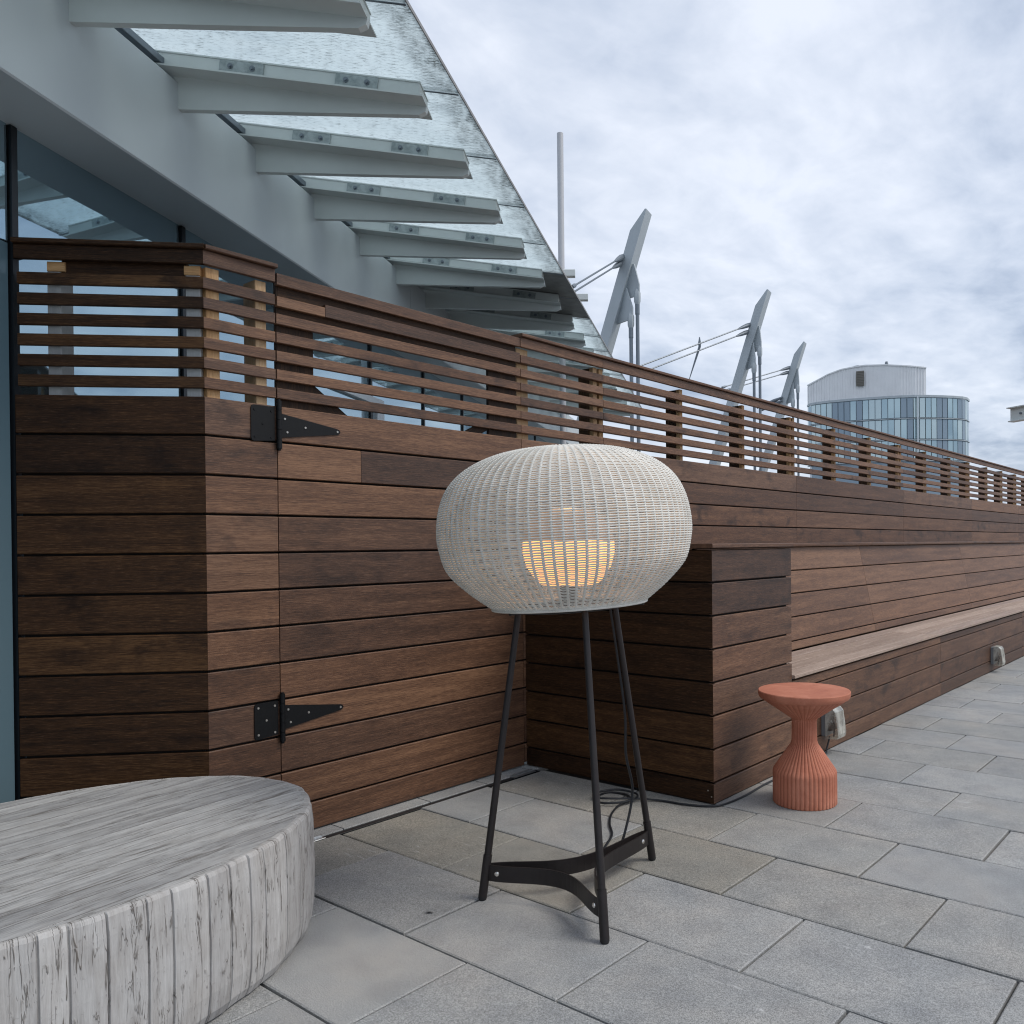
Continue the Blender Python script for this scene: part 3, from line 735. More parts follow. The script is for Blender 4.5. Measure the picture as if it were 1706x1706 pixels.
# ---- canopy
cp = thing('steel_glass_canopy', 'pale grey steel canopy with cantilever arms and dirty glass panels overhead', 'canopy', tuple(PG(2.7, .2, 2.684)))
a = MB(); a.board(PG(-3, F0 - DG, 2.684), DD, Z, ND, 8.96, .443, .36, (.5, 0, 0), .006)
a.build('fascia_beam', M_fascia, cp)
a = MB(); a.board(PG(5.964, F0 - DG, 2.684), DD, Z, ND, 9.0, .443, .36, (.5, 0, 0), .006)
a.build('fascia_beam', M_fascia, cp)
def CU(s, u, z): return ND * F0 + DD * s + UU * u + Z * z    # canopy frame (u along arms)
SLP = -.130; zf = lambda u: 3.146 + SLP * u
UT = (UU + Z * SLP).normalized(); VT = Vector((-UT.x * UT.z, -UT.y * UT.z, 1 - UT.z ** 2)).normalized()
def arm_mesh(s):
    a = MB()
    o0 = CU(s, 0, 0)
    # tapered web (polygon in UU,Z)
    a.prism([(-.02, 3.010), (.50, 2.992), (1.012, 2.976), (1.040, 2.990), (1.045, zf(1.045)), (-.02, zf(-.02))], .030, o0, UU, Z)
    # flange plate, pointed nose
    def fl(u0, u1, half, z_off, th, nose=None):
        A = [CU(s, u0, zf(u0) + z_off) - WW * half, CU(s, u1, zf(u1) + z_off) - WW * half]
        B = [CU(s, u0, zf(u0) + z_off) + WW * half, CU(s, u1, zf(u1) + z_off) + WW * half]
        if nose: tip = [CU(s, u1 + nose, zf(u1 + nose) + z_off)]
        else: tip = []
        pb = [A[0], A[1]] + tip + [B[1], B[0]]; pt = [p + Z * th for p in pb]
        a.face(pb[::-1], [(0, 0)] * len(pb)); a.face(pt, [(0, 0)] * len(pb))
        n = len(pb)
        for i in range(n): a.face([pb[i], pb[(i + 1) % n], pt[(i + 1) % n], pt[i]])
    fl(-.30, 1.045, .098, 0, .007)
    fl(-.32, 1.030, .072, .017, .048)
    fl(-.32, 1.033, .076, .0655, .006, None)
    return a
def plate_mesh(s, u0, u1):
    a = MB(); c = CU(s, u0, zf(u0) + .009) - WW * .0725
    a.board(c, UT, VT, -WW, (u1 - u0), .052, -.0, (.5, 0, 0), .001) if False else None
    a.board(c - WW * .009, UT, VT, -WW, (u1 - u0), .052, .008, (.5, 0, 0), .0015)
    for f_ in (.25, .75):
        q = c - WW * .009 + UT * (u1 - u0) * f_ + VT * .028
        a.tube([q, q - WW * .003], .0115, 14, mi=1); a.tube([q - WW * .003, q - WW * .009], .0068, 6, mi=1)
    return a
arm0 = None; base0 = CU(3.309, 0, 0)
for k in range(-2, 16):
    s = 2.711 + .598 * k
    if arm0 is None:
        arm0 = arm_mesh(3.309).build('arm', M_steel, cp)
        arm_local = Vector(arm0.location)
        plates0 = [plate_mesh(3.309, *pr).build('clamp_plate', [M_galv, M_rod], arm0, True) for pr in ((.200, .383), (.679, .855))]
    d = DD * (s - 3.309)
    if k == -2:
        src = arm0; src.location = arm_local + d
    else:
        c = clone(arm0, arm_local + d, cp)
        for pl_ in plates0: clone(pl_, pl_.location, c)
# glass panels
EU = 1.180
def panel(s0, s1, m, nm):
    a = MB(); g_ = .004; u0, u1 = -1.1, EU; zt = lambda u: zf(u) + .078
    q = [(s0 + g_, u0), (s0 + g_, u1), (s1 - g_, u1), (s1 - g_, u0)]
    T_ = [CU(s, u, zt(u) + .013) for s, u in q]; Bq = [CU(s, u, zt(u)) for s, u in q]
    uv = [((u - u0) / (u1 - u0), s) for s, u in q]
    a.face(T_[::-1], uv[::-1]); a.face(Bq, uv)
    for i in range(4):
        j = (i + 1) % 4; a.face([Bq[i], T_[i], T_[j], Bq[j]], [(.999, 0)] * 4)
    o = a.build(nm, m, cp); return o
for k in range(-2, 16):
    s = 2.711 + .598 * k
    if k in (5, 6): 
        o = panel(s, s + .598, M_opaque, 'metal_panel')
    else:
        o = panel(s, s + .598, M_cglass, 'glass_panel')
a = MB()
for u0, w_, z_ in ((-.12, .10, .062),):
    a.board(CU(0, u0, zf(u0) + z_ - .03), DD, ND, Z, 12, w_, .03, (.5, 0, 0), .002)
a.build('glazing_bar', M_rod, cp)
for k in range(-1, 16):   # dark seals between the panels
    s = 2.711 + .598 * k; a = MB()
    a.board(CU(s, 1.03, zf(1.03) + .0735) - WW * .005, UT, WW, Z, .148, .010, .003, (.5, 0, 0), .0008)
    a.build('panel_seal', M_rod, cp)
# edge trim line
a = MB(); a.board(CU(0, EU + .002, zf(EU) + .078), DD, Z, ND, 12.2, .016, .004, (.5, 0, 0), .001); a.build('edge_trim', M_opaque, cp)
# two bars poking out beyond the metal panels
for i, s in enumerate((5.99, 6.60)):
    a = MB(); a.board(CU(s, .55, 3.20) , UU, WW, Z, .66, .055, .05, (.5, 0, 0), .003)
    a.build('outrigger_bar', M_steel, cp)

# roof pipe
p_ = poldir(-41.45, .489, 8.2); q_ = poldir(-41.45, .0, 8.2)
a = MB(); a.tube([(p_.x, p_.y, -.0), (p_.x, p_.y, p_.z)], .031, 20)
tag(a.build('roof_pole', simple('pale_pole', (.52, .53, .55), .45, .1), None, True), 'tall thin pale grey pole standing beyond the glass canopy', 'pole')

# ================================================================== MASTS
def mast(az_top, el_top, D, label, lean_az, rods, cables, hanger=None):
    top = poldir(az_top, el_top, D); L = Vector((math.cos(R_(lean_az)), math.sin(R_(lean_az)), 0))
    t = thing('cable_mast', label, 'mast', (top.x - L.x * 2.1, top.y - L.y * 2.1, 0), 'leaning cable masts beyond the fence')
    up = (L * .325 + Z).normalized(); dn = L.cross(Z).normalized()     # dn = across
    if dn.y > 0: dn = -dn                                            # towards the viewer
    side = up.cross(dn).normalized()
    if side.dot(L) < 0: side = -side
    Ln = top.z / up.z
    w, th = .195, .30
    a = MB(); base = top - up * Ln
    # outline in (side, up) with a slanted head, extruded across
    poly = [(-w, 0), (0, 0), (0, Ln), (-.03, Ln), (-w, Ln - .42)]
    a.prism(poly, th, base - dn * 0, side, up)
    o = a.build('mast_fin', M_mast, t)
    if True:
        bm = o.modifiers.new('bev', 'BEVEL'); bm.width = .008; bm.segments = 1
    for (az, el) in rods:
        # rod hangs below a fork plate on the outer side of the fin
        P = poldir(az, el, D - .02)
        a = MB(); a.tube([(P.x, P.y, 0), (P.x, P.y, P.z - .22), (P.x, P.y, P.z - .24), (P.x, P.y, P.z - .06)], [.034, .034, .042, .042], 14)
        o = a.build('tie_rod', M_rod, t, True)
        a = MB(); a.tube([(P.x, P.y, P.z - .07), (P.x, P.y, P.z - .01), (P.x, P.y, P.z + .14), (P.x, P.y, P.z + .21)], [.040, .060, .062, .035], 6)
        a.build('fork', M_mast, o, True)
        hh = P.z + .1; fp = base + up * (hh / up.z)
        a = MB(); dd = Vector((fp.x - P.x, fp.y - P.y, 0)); wv = dd.length
        uu = dd.normalized() if wv > .01 else -L
        h1 = (wv + .05) / .325
        hq = min(h1, .58)
        a.prism([(-.05, .0), (wv + .01, -.03), (wv + .01 - .325 * hq, hq), (max(-.045, wv - .05 - .325 * hq), hq), (-.05, .2)], .03, (P.x, P.y, hh), uu, Z)
        a.build('gusset_plate', M_mast, t)
    for (az0, el0, az1, el1, D1) in cables:
        A = poldir(az0, el0, D); B = poldir(az1, el1, D1); dv = (B - A).normalized()
        a = MB(); a.tube([A + dv * .25, B], .016, 8)
        c = a.build('cable', M_rod, t, True)
        a = MB(); a.tube([A - dv * .2, A + dv * .08, A + dv * .26, A + dv * .42], [.03, .055, .042, .018], 10)
        a.build('socket', M_rod, c, True)
        a = MB(); a.tube([B - dv * .12, B - dv * .05, B + dv * .05], [.018, .035, .03], 10)
        a.build('socket', M_rod, c, True)
    if hanger:
        A = poldir(*hanger[:3]); B = poldir(*hanger[3:])
        a = MB(); a.tube([A + Z * .16, A + Z * .02, A - Z * .06, B], [.010, .035, .03, .009], 6); a.build('hanger', M_rod, t, True)
    return t
mast(-35.44, .3956, 15.2, 'tallest leaning grey mast, nearest to the canopy edge', 17,
     [(-36.75, .262, ), (-36.30, .290)], [(-37.3, .3427, -40.66, .308, 13.2), (-37.45, .335, -40.79, .2994, 13.2)])
mast(-27.38, .2954, 20.36, 'middle leaning grey mast, second from the canopy', 12,
     [(-28.47, .203), (-28.08, .222)], [(-28.75, .2573, -36.9, .2080, 17.8), (-28.9, .2489, -36.5, .2020, 17.8)],
     hanger=(-32.1, .237, 19.3, -32.83, .195, 19.3))
mast(-25.07, .2327, 25.84, 'smallest leaning grey mast, closest to the round tower', 13,
     [(-25.92, .161), (-25.60, .177)], [(-26.1, .205, -30.53, .1852, 24), (-26.2, .1995, -30.2, .182, 24), (-27.0, .168, -28.2, .160, 26), (-27.0, .164, -27.9, .157, 26)],
     hanger=(-29.2, .190, 24.5, -29.5, .170, 24.5))

# ================================================================== ROUND TOWER
DT = 150.0
def TP(az, dd, z): return Vector(((DT + dd) * math.sin(R_(az)), (DT + dd) * math.cos(R_(az)), H + z))
# plan: az -> extra distance
plan = [(-24.97, 5.0), (-24.85, 3.4), (-24.4, 2.3), (-23.6, 1.3), (-22.4, .5), (-21.0, .1), (-19.9, 0), (-19.1, .1), (-18.2, .6), (-17.4, 1.5), (-16.6, 2.8), (-15.9, 4.2), (-15.4, 5.6), (-15.15, 7.0), (-15.03, 9.5)]
def pd(az):
    for (a0, d0), (a1, d1) in zip(plan, plan[1:]):
        if a0 <= az <= a1: return d0 + (d1 - d0) * (az - a0) / (a1 - a0)
    return 14
tw = thing('round_glass_tower', 'distant curved glass tower with pale ribbed roof storey above the fence', 'tower', tuple(TP(-20, 10, -H)))
zt_ = [ .1640 * 149.5, .1400 * 149.5, .1160 * 149.5, .0920 * 149.5, .068 * 149.5]
dists = []
# points evenly along the curve
pts = []; prev = None; acc = 0
azs = [plan[0][0] + (plan[-1][0] - plan[0][0]) * i / 600 for i in range(601)]
curve = [TP(z_, pd(z_), 0) for z_ in azs]
cum = [0]
for p, q in zip(curve, curve[1:]): cum.append(cum[-1] + (q - p).length)
def at(sv):
    for i in range(600):
        if cum[i + 1] >= sv:
            f_ = (sv - cum[i]) / max(1e-6, cum[i + 1] - cum[i]); return curve[i].lerp(curve[i + 1], f_)
    return curve[-1]
NP = 32; TL = cum[-1]
pat = 'ggppgpsssgscppgggssppggssccsspgg'
for fl_ in range(3):
    z1, z0 = zt_[fl_], zt_[fl_ + 1]
    for i in range(NP):
        A, B = at(TL * i / NP), at(TL * (i + 1) / NP)
        u = (B - A); L = u.length; u.normalize(); n = Vector((u.y, -u.x, 0))
        if n.dot(A) > 0: n = -n
        c = pat[(i + fl_ * 0) % len(pat)]
        m = {'g': M_tglass, 'p': M_tglass3, 's': M_tglass2, 'c': M_tglass}[c]
        if fl_ and random.random() < .2: m = random.choice((M_tglass, M_tglass3))
        a = MB(); a.board(A + Z * (z0 + .15), u, Z, n, L - .12, z1 - z0 - .3, .3, (.5, 0, 0), .02)
        a.build('window', m, tw)
a = MB()
for fl_ in range(4):
    z1 = zt_[fl_]
    for i in range(64):
        A, B = at(TL * i / 64), at(TL * (i + 1) / 64); u = B - A; n = Vector((u.y, -u.x, 0)).normalized()
        if n.dot(A) > 0: n = -n
        a.board(A + n * .12 + Z * (z1 - .07), u, Z, n, u.length, .13 if fl_ else .4, .3, (.5, 0, 0), .01)
a.build('floor_edge', M_mast, tw)
a = MB()
A = at(TL * .615); a.box(A + Vector((0, 0, zt_[0] - 8)) + (-A.normalized()) * .45, (.22, .22, 16), rotz(R_(19)), .02)
a.build('white_fin', M_frame, tw)
# solid body behind the windows, down to the ground
a = MB(); bpts = [at(TL * i / 40) for i in range(41)]; cen = TP(-20, 20, 0)
inner = [p + (cen - p).normalized() * .45 for p in bpts]
for p, q in zip(inner, inner[1:]):
    a.face([p + Z * -32, q + Z * -32, q + Z * (zt_[0]), p + Z * (zt_[0])])
a.face([p + Z * zt_[0] for p in inner])
a.build('body', M_tglass2, tw)
# lower storeys (hidden by the fence)
# ribbed penthouse
a = MB(); ph0 = zt_[0] + .3
def ptop(az):
    tb_ = ((-25, .1822), (-24.4, .1875), (-23.6, .1945), (-22.8, .1990), (-22.0, .2010), (-21.3, .2020), (-20.0, .2010), (-18.5, .1975), (-17.5, .1942))
    for (a0, v0), (a1, v1) in zip(tb_, tb_[1:]):
        if a0 <= az <= a1: return (v0 + (v1 - v0) * (az - a0) / (a1 - a0)) * (DT + pd(az))
    return tb_[-1][1] * DT
azp = [-24.93 + (24.93 - 17.55) * i / 44 for i in range(45)]
mp_ = simple('ribbed_white_panel', (.80, .81, .82), .5, .1, .3, .06)
for i, (a0, a1) in enumerate(zip(azp, azp[1:])):
    A = TP(a0, pd(a0) + .5, 0); B = TP(a1, pd(a1) + .5, 0); u = (B - A); n = Vector((u.y, -u.x, 0)).normalized()
    if n.dot(A) > 0: n = -n
    zb = ph0; zt2 = ptop((a0 + a1) / 2)
    p4 = [A + Z * zb, B + Z * zb, B + Z * ptop(a1), A + Z * ptop(a0)]
    a.face(p4); a.board(A + n * .12 + Z * zb, Z, u, n, zt2 - zb, .10, .12, (.5, 0, 0), .01)
    a.board(A + n * .2 + Z * ptop(a0), (B + Z * ptop(a1)) - (A + Z * ptop(a0)), Z, n, u.length, .22, .35, (.5, 0, 0), .01)
A = TP(-17.55, pd(-17.55) + .5, 0); B = A + Vector((A.x, A.y, 0)).normalized() * 14
a.face([A + Z * ph0, B + Z * ph0, B + Z * ptop(-17.55), A + Z * ptop(-17.55)])
pent = a.build('penthouse', mp_, tw)
A = TP(-21.85, pd(-21.85) - .02, 0); u = (TP(-21.35, pd(-21.35) - .02, 0) - A)
a = MB(); n = Vector((u.y, -u.x, 0)).normalized(); n = -n if n.dot(A) > 0 else n
zl = 663 
for i in range(9):
    a.board(A + n * .12 + Z * (.1795 * 150.2 + i * .28), u, Z, n, u.length, .18, .1, (.5, 0, 0), .01)
a.board(A + n * .04 + Z * (.1790 * 150.2), u, Z, n, u.length, 2.6, .1, (.5, 0, 0), .01)
a.build('louvre', simple('louvre_brown', (.16, .15, .13), .6), pent)
a = MB(); q = TP(-19.95, 3, .2035 * 150); a.tube([q - Z * 1, q + Z * .4, q + Z * .8], [.3, .3, .2], 10)
q = TP(-21.75, 3, .203 * 150); a.tube([q - Z * 1, q + Z * .4, q + Z * .55], [.9, .8, .2], 12)
a.build('roof_vent', M_rod, tw)
# low glass gable left of the tower
gb = MB(); A = poldir(-25.6, .0, 160); B = poldir(-24.3, .0, 160); u = B - A; L = u.length
gb.prism([(0, -30), (L, -30), (L, .166 * 160 - .9), (L * .62, .176 * 160), (0, .166 * 160)], 12, A + Vector((0, 6, 0)), u, Z)
tag(gb.build('glass_gable', M_tglass3), 'small pale glass gable just left of the round tower', 'building')

# steel beam end on the far right
ib = thing('steel_beam', 'end of a pale steel beam entering at the right edge of the view', 'beam', (-.2, 6, 0))
e0 = Vector((-.2245 * 6.0, 6.0, 0)) ; Rr = Vector(M[0]); bd = Vector((math.cos(R_(-28)), math.sin(R_(-28)), 0)); bw = Vector((-bd.y, bd.x, 0))
r0 = M.transposed() @ Vector(((1684 - 1026.5) / 1397.3, 1, -(691.5 - 915.6) / 1397.3)); e0 = Vector((0, 0, H)) + r0 * 6.0
a = MB(); hh = .105; w_ = .06
a.board(e0 - Z * (hh / 2 - .006) + bw * -.004, bd, Z, -bw, 2.6, hh - .012, .008, (.5, 0, 0), .001)
a.board(e0 + Z * (hh / 2) - bw * w_ / 2 - bd * .012, bd, bw, Z, 2.6, w_, .008, (.5, 0, 0), .001)
a.board(e0 - Z * (hh / 2 - .008) - bw * w_ / 2, bd, bw, Z, 2.6, w_, .008, (.5, 0, 0), .001)
a.build('i_beam', M_steel, ib)
a = MB(); a.tube([e0 + bd * .09 - bw * .004, e0 + bd * .09 - bw * .016], .008, 10); a.build('bolt', M_rod, ib)
a = MB(); ce = e0 + bd * 2.5; a.tube([(ce.x, ce.y, 0), (ce.x, ce.y, e0.z - hh / 2)], .05, 16); a.build('column', M_steel, ib, True)

# ================================================================== LAMP
lc = Vector((-1.784, 2.105, 0))
lamp = thing('floor_lamp', 'big round woven wicker lamp on three dark tripod legs, faintly lit inside', 'lamp', tuple(lc))
SC = Vector((-1.843, 2.093, 1.211))
view = Vector((SC.x, SC.y, 0)).normalized()
tilt = Matrix.Rotation(R_(-3.0), 3, view)
ctrl = [(.246, -.254), (.270, -.238), (.332, -.188), (.390, -.125), (.412, -.058), (.418, .002), (.406, .084), (.374, .152), (.316, .205), (.232, .243), (.140, .261), (.05, .267), (.012, .268)]
def catmull(c, n):
    o = []
    for i in range(len(c) - 1):
        p = [c[max(i - 1, 0)], c[i], c[i + 1], c[min(i + 2, len(c) - 1)]]
        for k_ in range(n):
            t_ = k_ / n
            o.append(tuple(.5 * ((2 * p[1][j]) + (-p[0][j] + p[2][j]) * t_ + (2 * p[0][j] - 5 * p[1][j] + 4 * p[2][j] - p[3][j]) * t_ ** 2 + (-p[0][j] + 3 * p[1][j] - 3 * p[2][j] + p[3][j]) * t_ ** 3) for j in range(2)))
    o.append(c[-1]); return o
prof = catmull(ctrl, 30)
cumP = [0]
for p, q in zip(prof, prof[1:]): cumP.append(cumP[-1] + math.hypot(q[0] - p[0], q[1] - p[1]))
def patl(sv):
    import bisect
    i = min(len(prof) - 2, max(0, bisect.bisect_right(cumP, sv) - 1)); f_ = (sv - cumP[i]) / max(1e-9, cumP[i + 1] - cumP[i])
    p, q = prof[i], prof[i + 1]; r = p[0] + (q[0] - p[0]) * f_; z_ = p[1] + (q[1] - p[1]) * f_
    tx, tz = q[0] - p[0], q[1] - p[1]; l = math.hypot(tx, tz); return r, z_, tz / l, -tx / l    # normal (r,z) outward
NR = 80; LT = cumP[-1]
wk = MB()
row = 0; sv = .006; step = .0074
while sv < LT - .02:
    r, z_, nr, nz = patl(sv)
    nseg = NR * 4;  b = len(wk.v)
    hw, ht = .0025, .0012
    tr_, tz_ = -nz, nr     # tangent along profile
    ph = row % 2
    for k_ in range(nseg):
        th = 2 * math.pi * k_ / nseg
        off = .0012 * math.cos(NR * th) + .0003 * (1 if ph else -1) 
        sag = .0016 * abs(math.cos(NR / 2 * th))
        cr_, cz_ = r + nr * off, z_ + nz * off
        ca, sa = math.cos(th), math.sin(th)
        for (aa, bb_) in ((hw, 0), (0, ht), (-hw, 0), (0, -ht)):
            rr = cr_ + tr_ * aa + nr * bb_; zz = cz_ + tz_ * aa + nz * bb_
            wk.v.append(tuple(SC + tilt @ Vector((rr * ca, rr * sa, zz))))
    for k_ in range(nseg):
        l = (k_ + 1) % nseg
        for q in range(4):
            q2 = (q + 1) % 4
            wk.f.append((b + k_ * 4 + q, b + l * 4 + q, b + l * 4 + q2, b + k_ * 4 + q2)); wk.uv.append([(0, 0)] * 4); wk.t.append((.5, 0, 0)); wk.m.append(0)
    sv += step if r > .06 else .005; row += 1
# ribs
for k_ in range(NR):
    th = 2 * math.pi * (k_ + .0) / NR
    rng = [LT * i / 44 for i in range(45)] if k_ % 3 == 0 else [LT * i / 44 for i in range(int(45 * .90))]
    P_ = []
    for sv_ in rng:
        r, z_, nr, nz = patl(sv_); P_.append(SC + tilt @ Vector(((r - nr * .0022) * math.cos(th), (r - nr * .0022) * math.sin(th), z_ - nz * .0022)))
    wk.tube(P_, .0043, 6, False)
shade = wk.build('wicker_shade', M_wick, lamp, True)
rg = MB()
for rr, zz, tr in ((.257, -.245, .0042), (.255, -.2525, .0042)):
    rg.tube([SC + tilt @ Vector((rr * math.cos(2 * math.pi * i / 96), rr * math.sin(2 * math.pi * i / 96), zz)) for i in range(96)], tr, 8, closed=True)
rg.build('rim_band', M_wick, shade, True)
# lower metal disc frame holding legs
rg = MB()
rg.tube([SC + tilt @ Vector((.18 * math.cos(2 * math.pi * i / 64), .18 * math.sin(2 * math.pi * i / 64), -.262)) for i in range(64)], .006, 8, closed=True)
for i in range(3):
    th = 2 * math.pi * i / 3 + .4
    rg.tube([SC + tilt @ Vector((0, 0, -.255)), SC + tilt @ Vector((.252 * math.cos(th), .252 * math.sin(th), -.258))], .006, 8)
rg.build('support_frame', M_leg, lamp, True)
# diffuser
LC = Vector((SC.x + .01, SC.y + .005, 0))
df = MB()
df.lathe([(.001, 1.022), (.085, 1.024), (.105, 1.035), (.140, 1.085), (.152, 1.13), (.152, 1.165), (.148, 1.17), (.001, 1.17)], LC, 48)
df.build('diffuser', M_glow, lamp, True)
df = MB(); df.lathe([(.150, 1.171), (.145, 1.20), (.120, 1.24), (.085, 1.265), (.05, 1.277), (.001, 1.28)], LC, 40)
df.build('diffuser_dome', M_glow2, lamp, True)
df = MB(); df.lathe([(.001, .955), (.03, .955), (.03, 1.022), (.001, 1.022)], LC, 20); df.build('lamp_holder', M_leg, lamp, True)
pl_ = bpy.data.lights.new('lamp_bulb', 'POINT'); pl_.energy = .45; pl_.color = (1, .62, .30); pl_.shadow_soft_size = .04
po = bpy.data.objects.new('lamp_bulb', pl_); C.objects.link(po); po.parent = lamp; po.location = LC + Vector((0, 0, 1.33)) - lc
# legs
Ft = [Vector((-2.034, 1.882, 0)), Vector((-1.526, 1.889, 0)), Vector((-1.789, 2.496, 0))]
cF = (Ft[0] + Ft[1] + Ft[2]) / 3; cT = Vector((-1.823, 2.107, .96))
Tp = [cT + (f_ - cF) * .55 for f_ in Ft]
for i in range(3):
    A, B = Ft[i].copy(), Tp[i]; d = (B - A).normalized(); zz = lambda z_: A + d * (z_ / d.z)
    a = MB(); a.tube([zz(.14), zz(.962)], [.0120, .0105], 18)
    leg = a.build('leg', M_leg, lamp, True)
    a = MB(); a.tube([zz(.012), zz(.145)], .0145, 18); a.build('leg_sleeve', M_leg, leg, True)
    a = MB(); a.tube([zz(-.001), zz(.006), zz(.016)], [.011, .0142, .0142], 18); a.build('foot', M_rubber, leg, True)
def legp(i, z_): 
    d = (Tp[i] - Ft[i]).normalized(); return Ft[i] + d * (z_ / d.z)
for i, j in ((0, 1), (1, 2), (2, 0)):
    A, B = legp(i, .09), legp(j, .09); mid = (A + B) / 2; cen = (legp(0, .09) + legp(1, .09) + legp(2, .09)) / 3
    inn = (cen - mid).normalized() * .10
    # bow inwards
    pts_ = []
    for k_ in range(25):
        t_ = k_ / 24; w_ = math.sin(math.pi * t_) ** 1.6
        pts_.append(A.lerp(B, t_) + inn * w_ + Z * (-.004 * math.sin(math.pi * t_)))
    a = MB()
    for p, q in zip(pts_, pts_[1:]):
        u = (q - p); n = Vector((u.y, -u.x, 0)).normalized()
        th_ = .0025; h_ = .026
        c8 = [p + n * th_ - Z * h_, q + n * th_ - Z * h_, q + n * th_ + Z * h_, p + n * th_ + Z * h_]
        d8 = [v - n * 2 * th_ for v in c8]
        a.face(c8); a.face(d8[::-1]); a.face([c8[3], c8[2], d8[2], d8[3]]); a.face([c8[1], c8[0], d8[0], d8[1]])
    st_ = a.build('stretcher', M_leg, lamp)
    a = MB()
    for t_ in (1.6 / 24, 22.4 / 24):
        k_ = int(round(t_ * 24)); p = pts_[k_]; u = (pts_[min(24, k_ + 1)] - pts_[k_ - 1]).normalized(); n = Vector((u.y, -u.x, 0)).normalized()
        if n.dot(cen - p) > 0: n = -n
        a.tube([p + n * .002, p + n * .0045, p + n * .0065], [.0085, .0075, .003], 14)
        a.tube([p - n * .002, p - n * .0045, p - n * .0065], [.0085, .0075, .003], 14)
    a.build('rivet', M_rivet, st_, True)
# power cord
def smooth(pts, n=8):
    pts = [Vector(p) for p in pts]; o = []
    for i in range(len(pts) - 1):
        p = [pts[max(i - 1, 0)], pts[i], pts[i + 1], pts[min(i + 2, len(pts) - 1)]]
        for k_ in range(n):
            t_ = k_ / n
            o.append(.5 * ((2 * p[1]) + (p[2] - p[0]) * t_ + (2 * p[0] - 5 * p[1] + 4 * p[2] - p[3]) * t_ ** 2 + (3 * p[1] - p[0] - 3 * p[2] + p[3]) * t_ ** 3))
    o.append(pts[-1]); return o
zc0 = .0055
off3 = Vector((-.013, -.012, 0))
cord = [legp(2, .93) + off3, legp(2, .75) + off3, legp(2, .55) + off3 * 1.2, legp(2, .40) + off3 * 1.8 + Vector((-.01, 0, 0)),
        Vector((-1.835, 2.44, .26)), Vector((-1.84, 2.40, .12)), Vector((-1.85, 2.36, .05)), Vector((-1.885, 2.335, .012)), (-1.935, 2.36, zc0), (-1.99, 2.46, zc0), (-2.06, 2.60, zc0), (-2.15, 2.70, zc0), (-2.22, 2.80, zc0),
        (-2.265, 2.91, zc0 + .002), (-2.27, 3.0, zc0 + .004), (-2.34, 3.06, zc0), (-2.43, 3.04, zc0), (-2.42, 2.94, zc0), (-2.345, 2.885, zc0 + .006), (-2.27, 2.93, zc0 + .01), (-2.25, 3.02, zc0 + .012), (-2.31, 3.09, zc0 + .006),
        (-2.40, 3.075, zc0 + .01), (-2.45, 3.0, zc0 + .008), (-2.41, 2.92, zc0 + .010), (-2.33, 2.94, zc0 + .014), (-2.25, 3.03, zc0 + .006), (-2.15, 3.085, zc0), (-2.046, 3.10, zc0), (-1.947, 3.14, zc0), (-1.905, 3.20, zc0), (-1.892, 3.37, zc0), (-1.905, 3.60, zc0), (-1.90, 3.9, zc0), (-1.905, 4.25, zc0), (-1.92, 4.33, .03), (-1.915, 4.36, .09)]
a = MB(); a.tube(smooth(cord, 8), .0048, 8)
tag(a.build('power_cord', M_cable, None, True), 'black power cord coiled on the pavers and running round the end box to the outlet', 'cord')

# ================================================================== STOOL
sc_ = Vector((-1.642, 3.464, 0))
sto = thing('fluted_stool', 'coral red concrete side stool with fluted waisted base and round top', 'stool', tuple(sc_))
NF = 44
def flute(depth):
    def f_(r, z_, t_):
        c = abs(math.sin(NF * t_ / 2)); return r - depth * (1 - c ** .6) * min(1, r / .07)
    return f_
a = MB()
pf = [(.1375, .0), (.141, .004), (.141, .10), (.1405, .140), (.137, .150), (.060, .262), (.0565, .275), (.0555, .30), (.0550, .365), (.058, .375), (.178, .456), (.190, .466)]
pf2 = []
for p, q in zip(pf, pf[1:]):
    for k_ in range(3): pf2.append((p[0] + (q[0] - p[0]) * k_ / 3, p[1] + (q[1] - p[1]) * k_ / 3))
pf2.append(pf[-1])
a.lathe(pf2, sc_, NF * 8, rmod=flute(.0040), capb=True)
a.build('pedestal', M_coral, sto, True)
a = MB(); a.lathe([(.186, .464), (.196, .468), (.2005, .476), (.2025, .484), (.2025, .497), (.2000, .5005), (.1, .5012), (.001, .5015)], sc_, 96)
a.build('stool_top', M_coral, sto, True)

# ================================================================== WHITE TABLE
tc_ = Vector((-2.557, .762, 0)); th_ = .370; EA, EB = .772, .557; dirA = Vector((.13, -.9915, 0)).normalized(); dirB = Vector((-dirA.y, dirA.x, 0))
tb = thing('drum_table', 'low whitewashed drum table of cracked wood in the bottom left corner', 'table', tuple(tc_))
def ell(t_, s=1.0): return tc_ + dirA * (EA * math.cos(t_) * s) + dirB * (EB * math.sin(t_) * s)
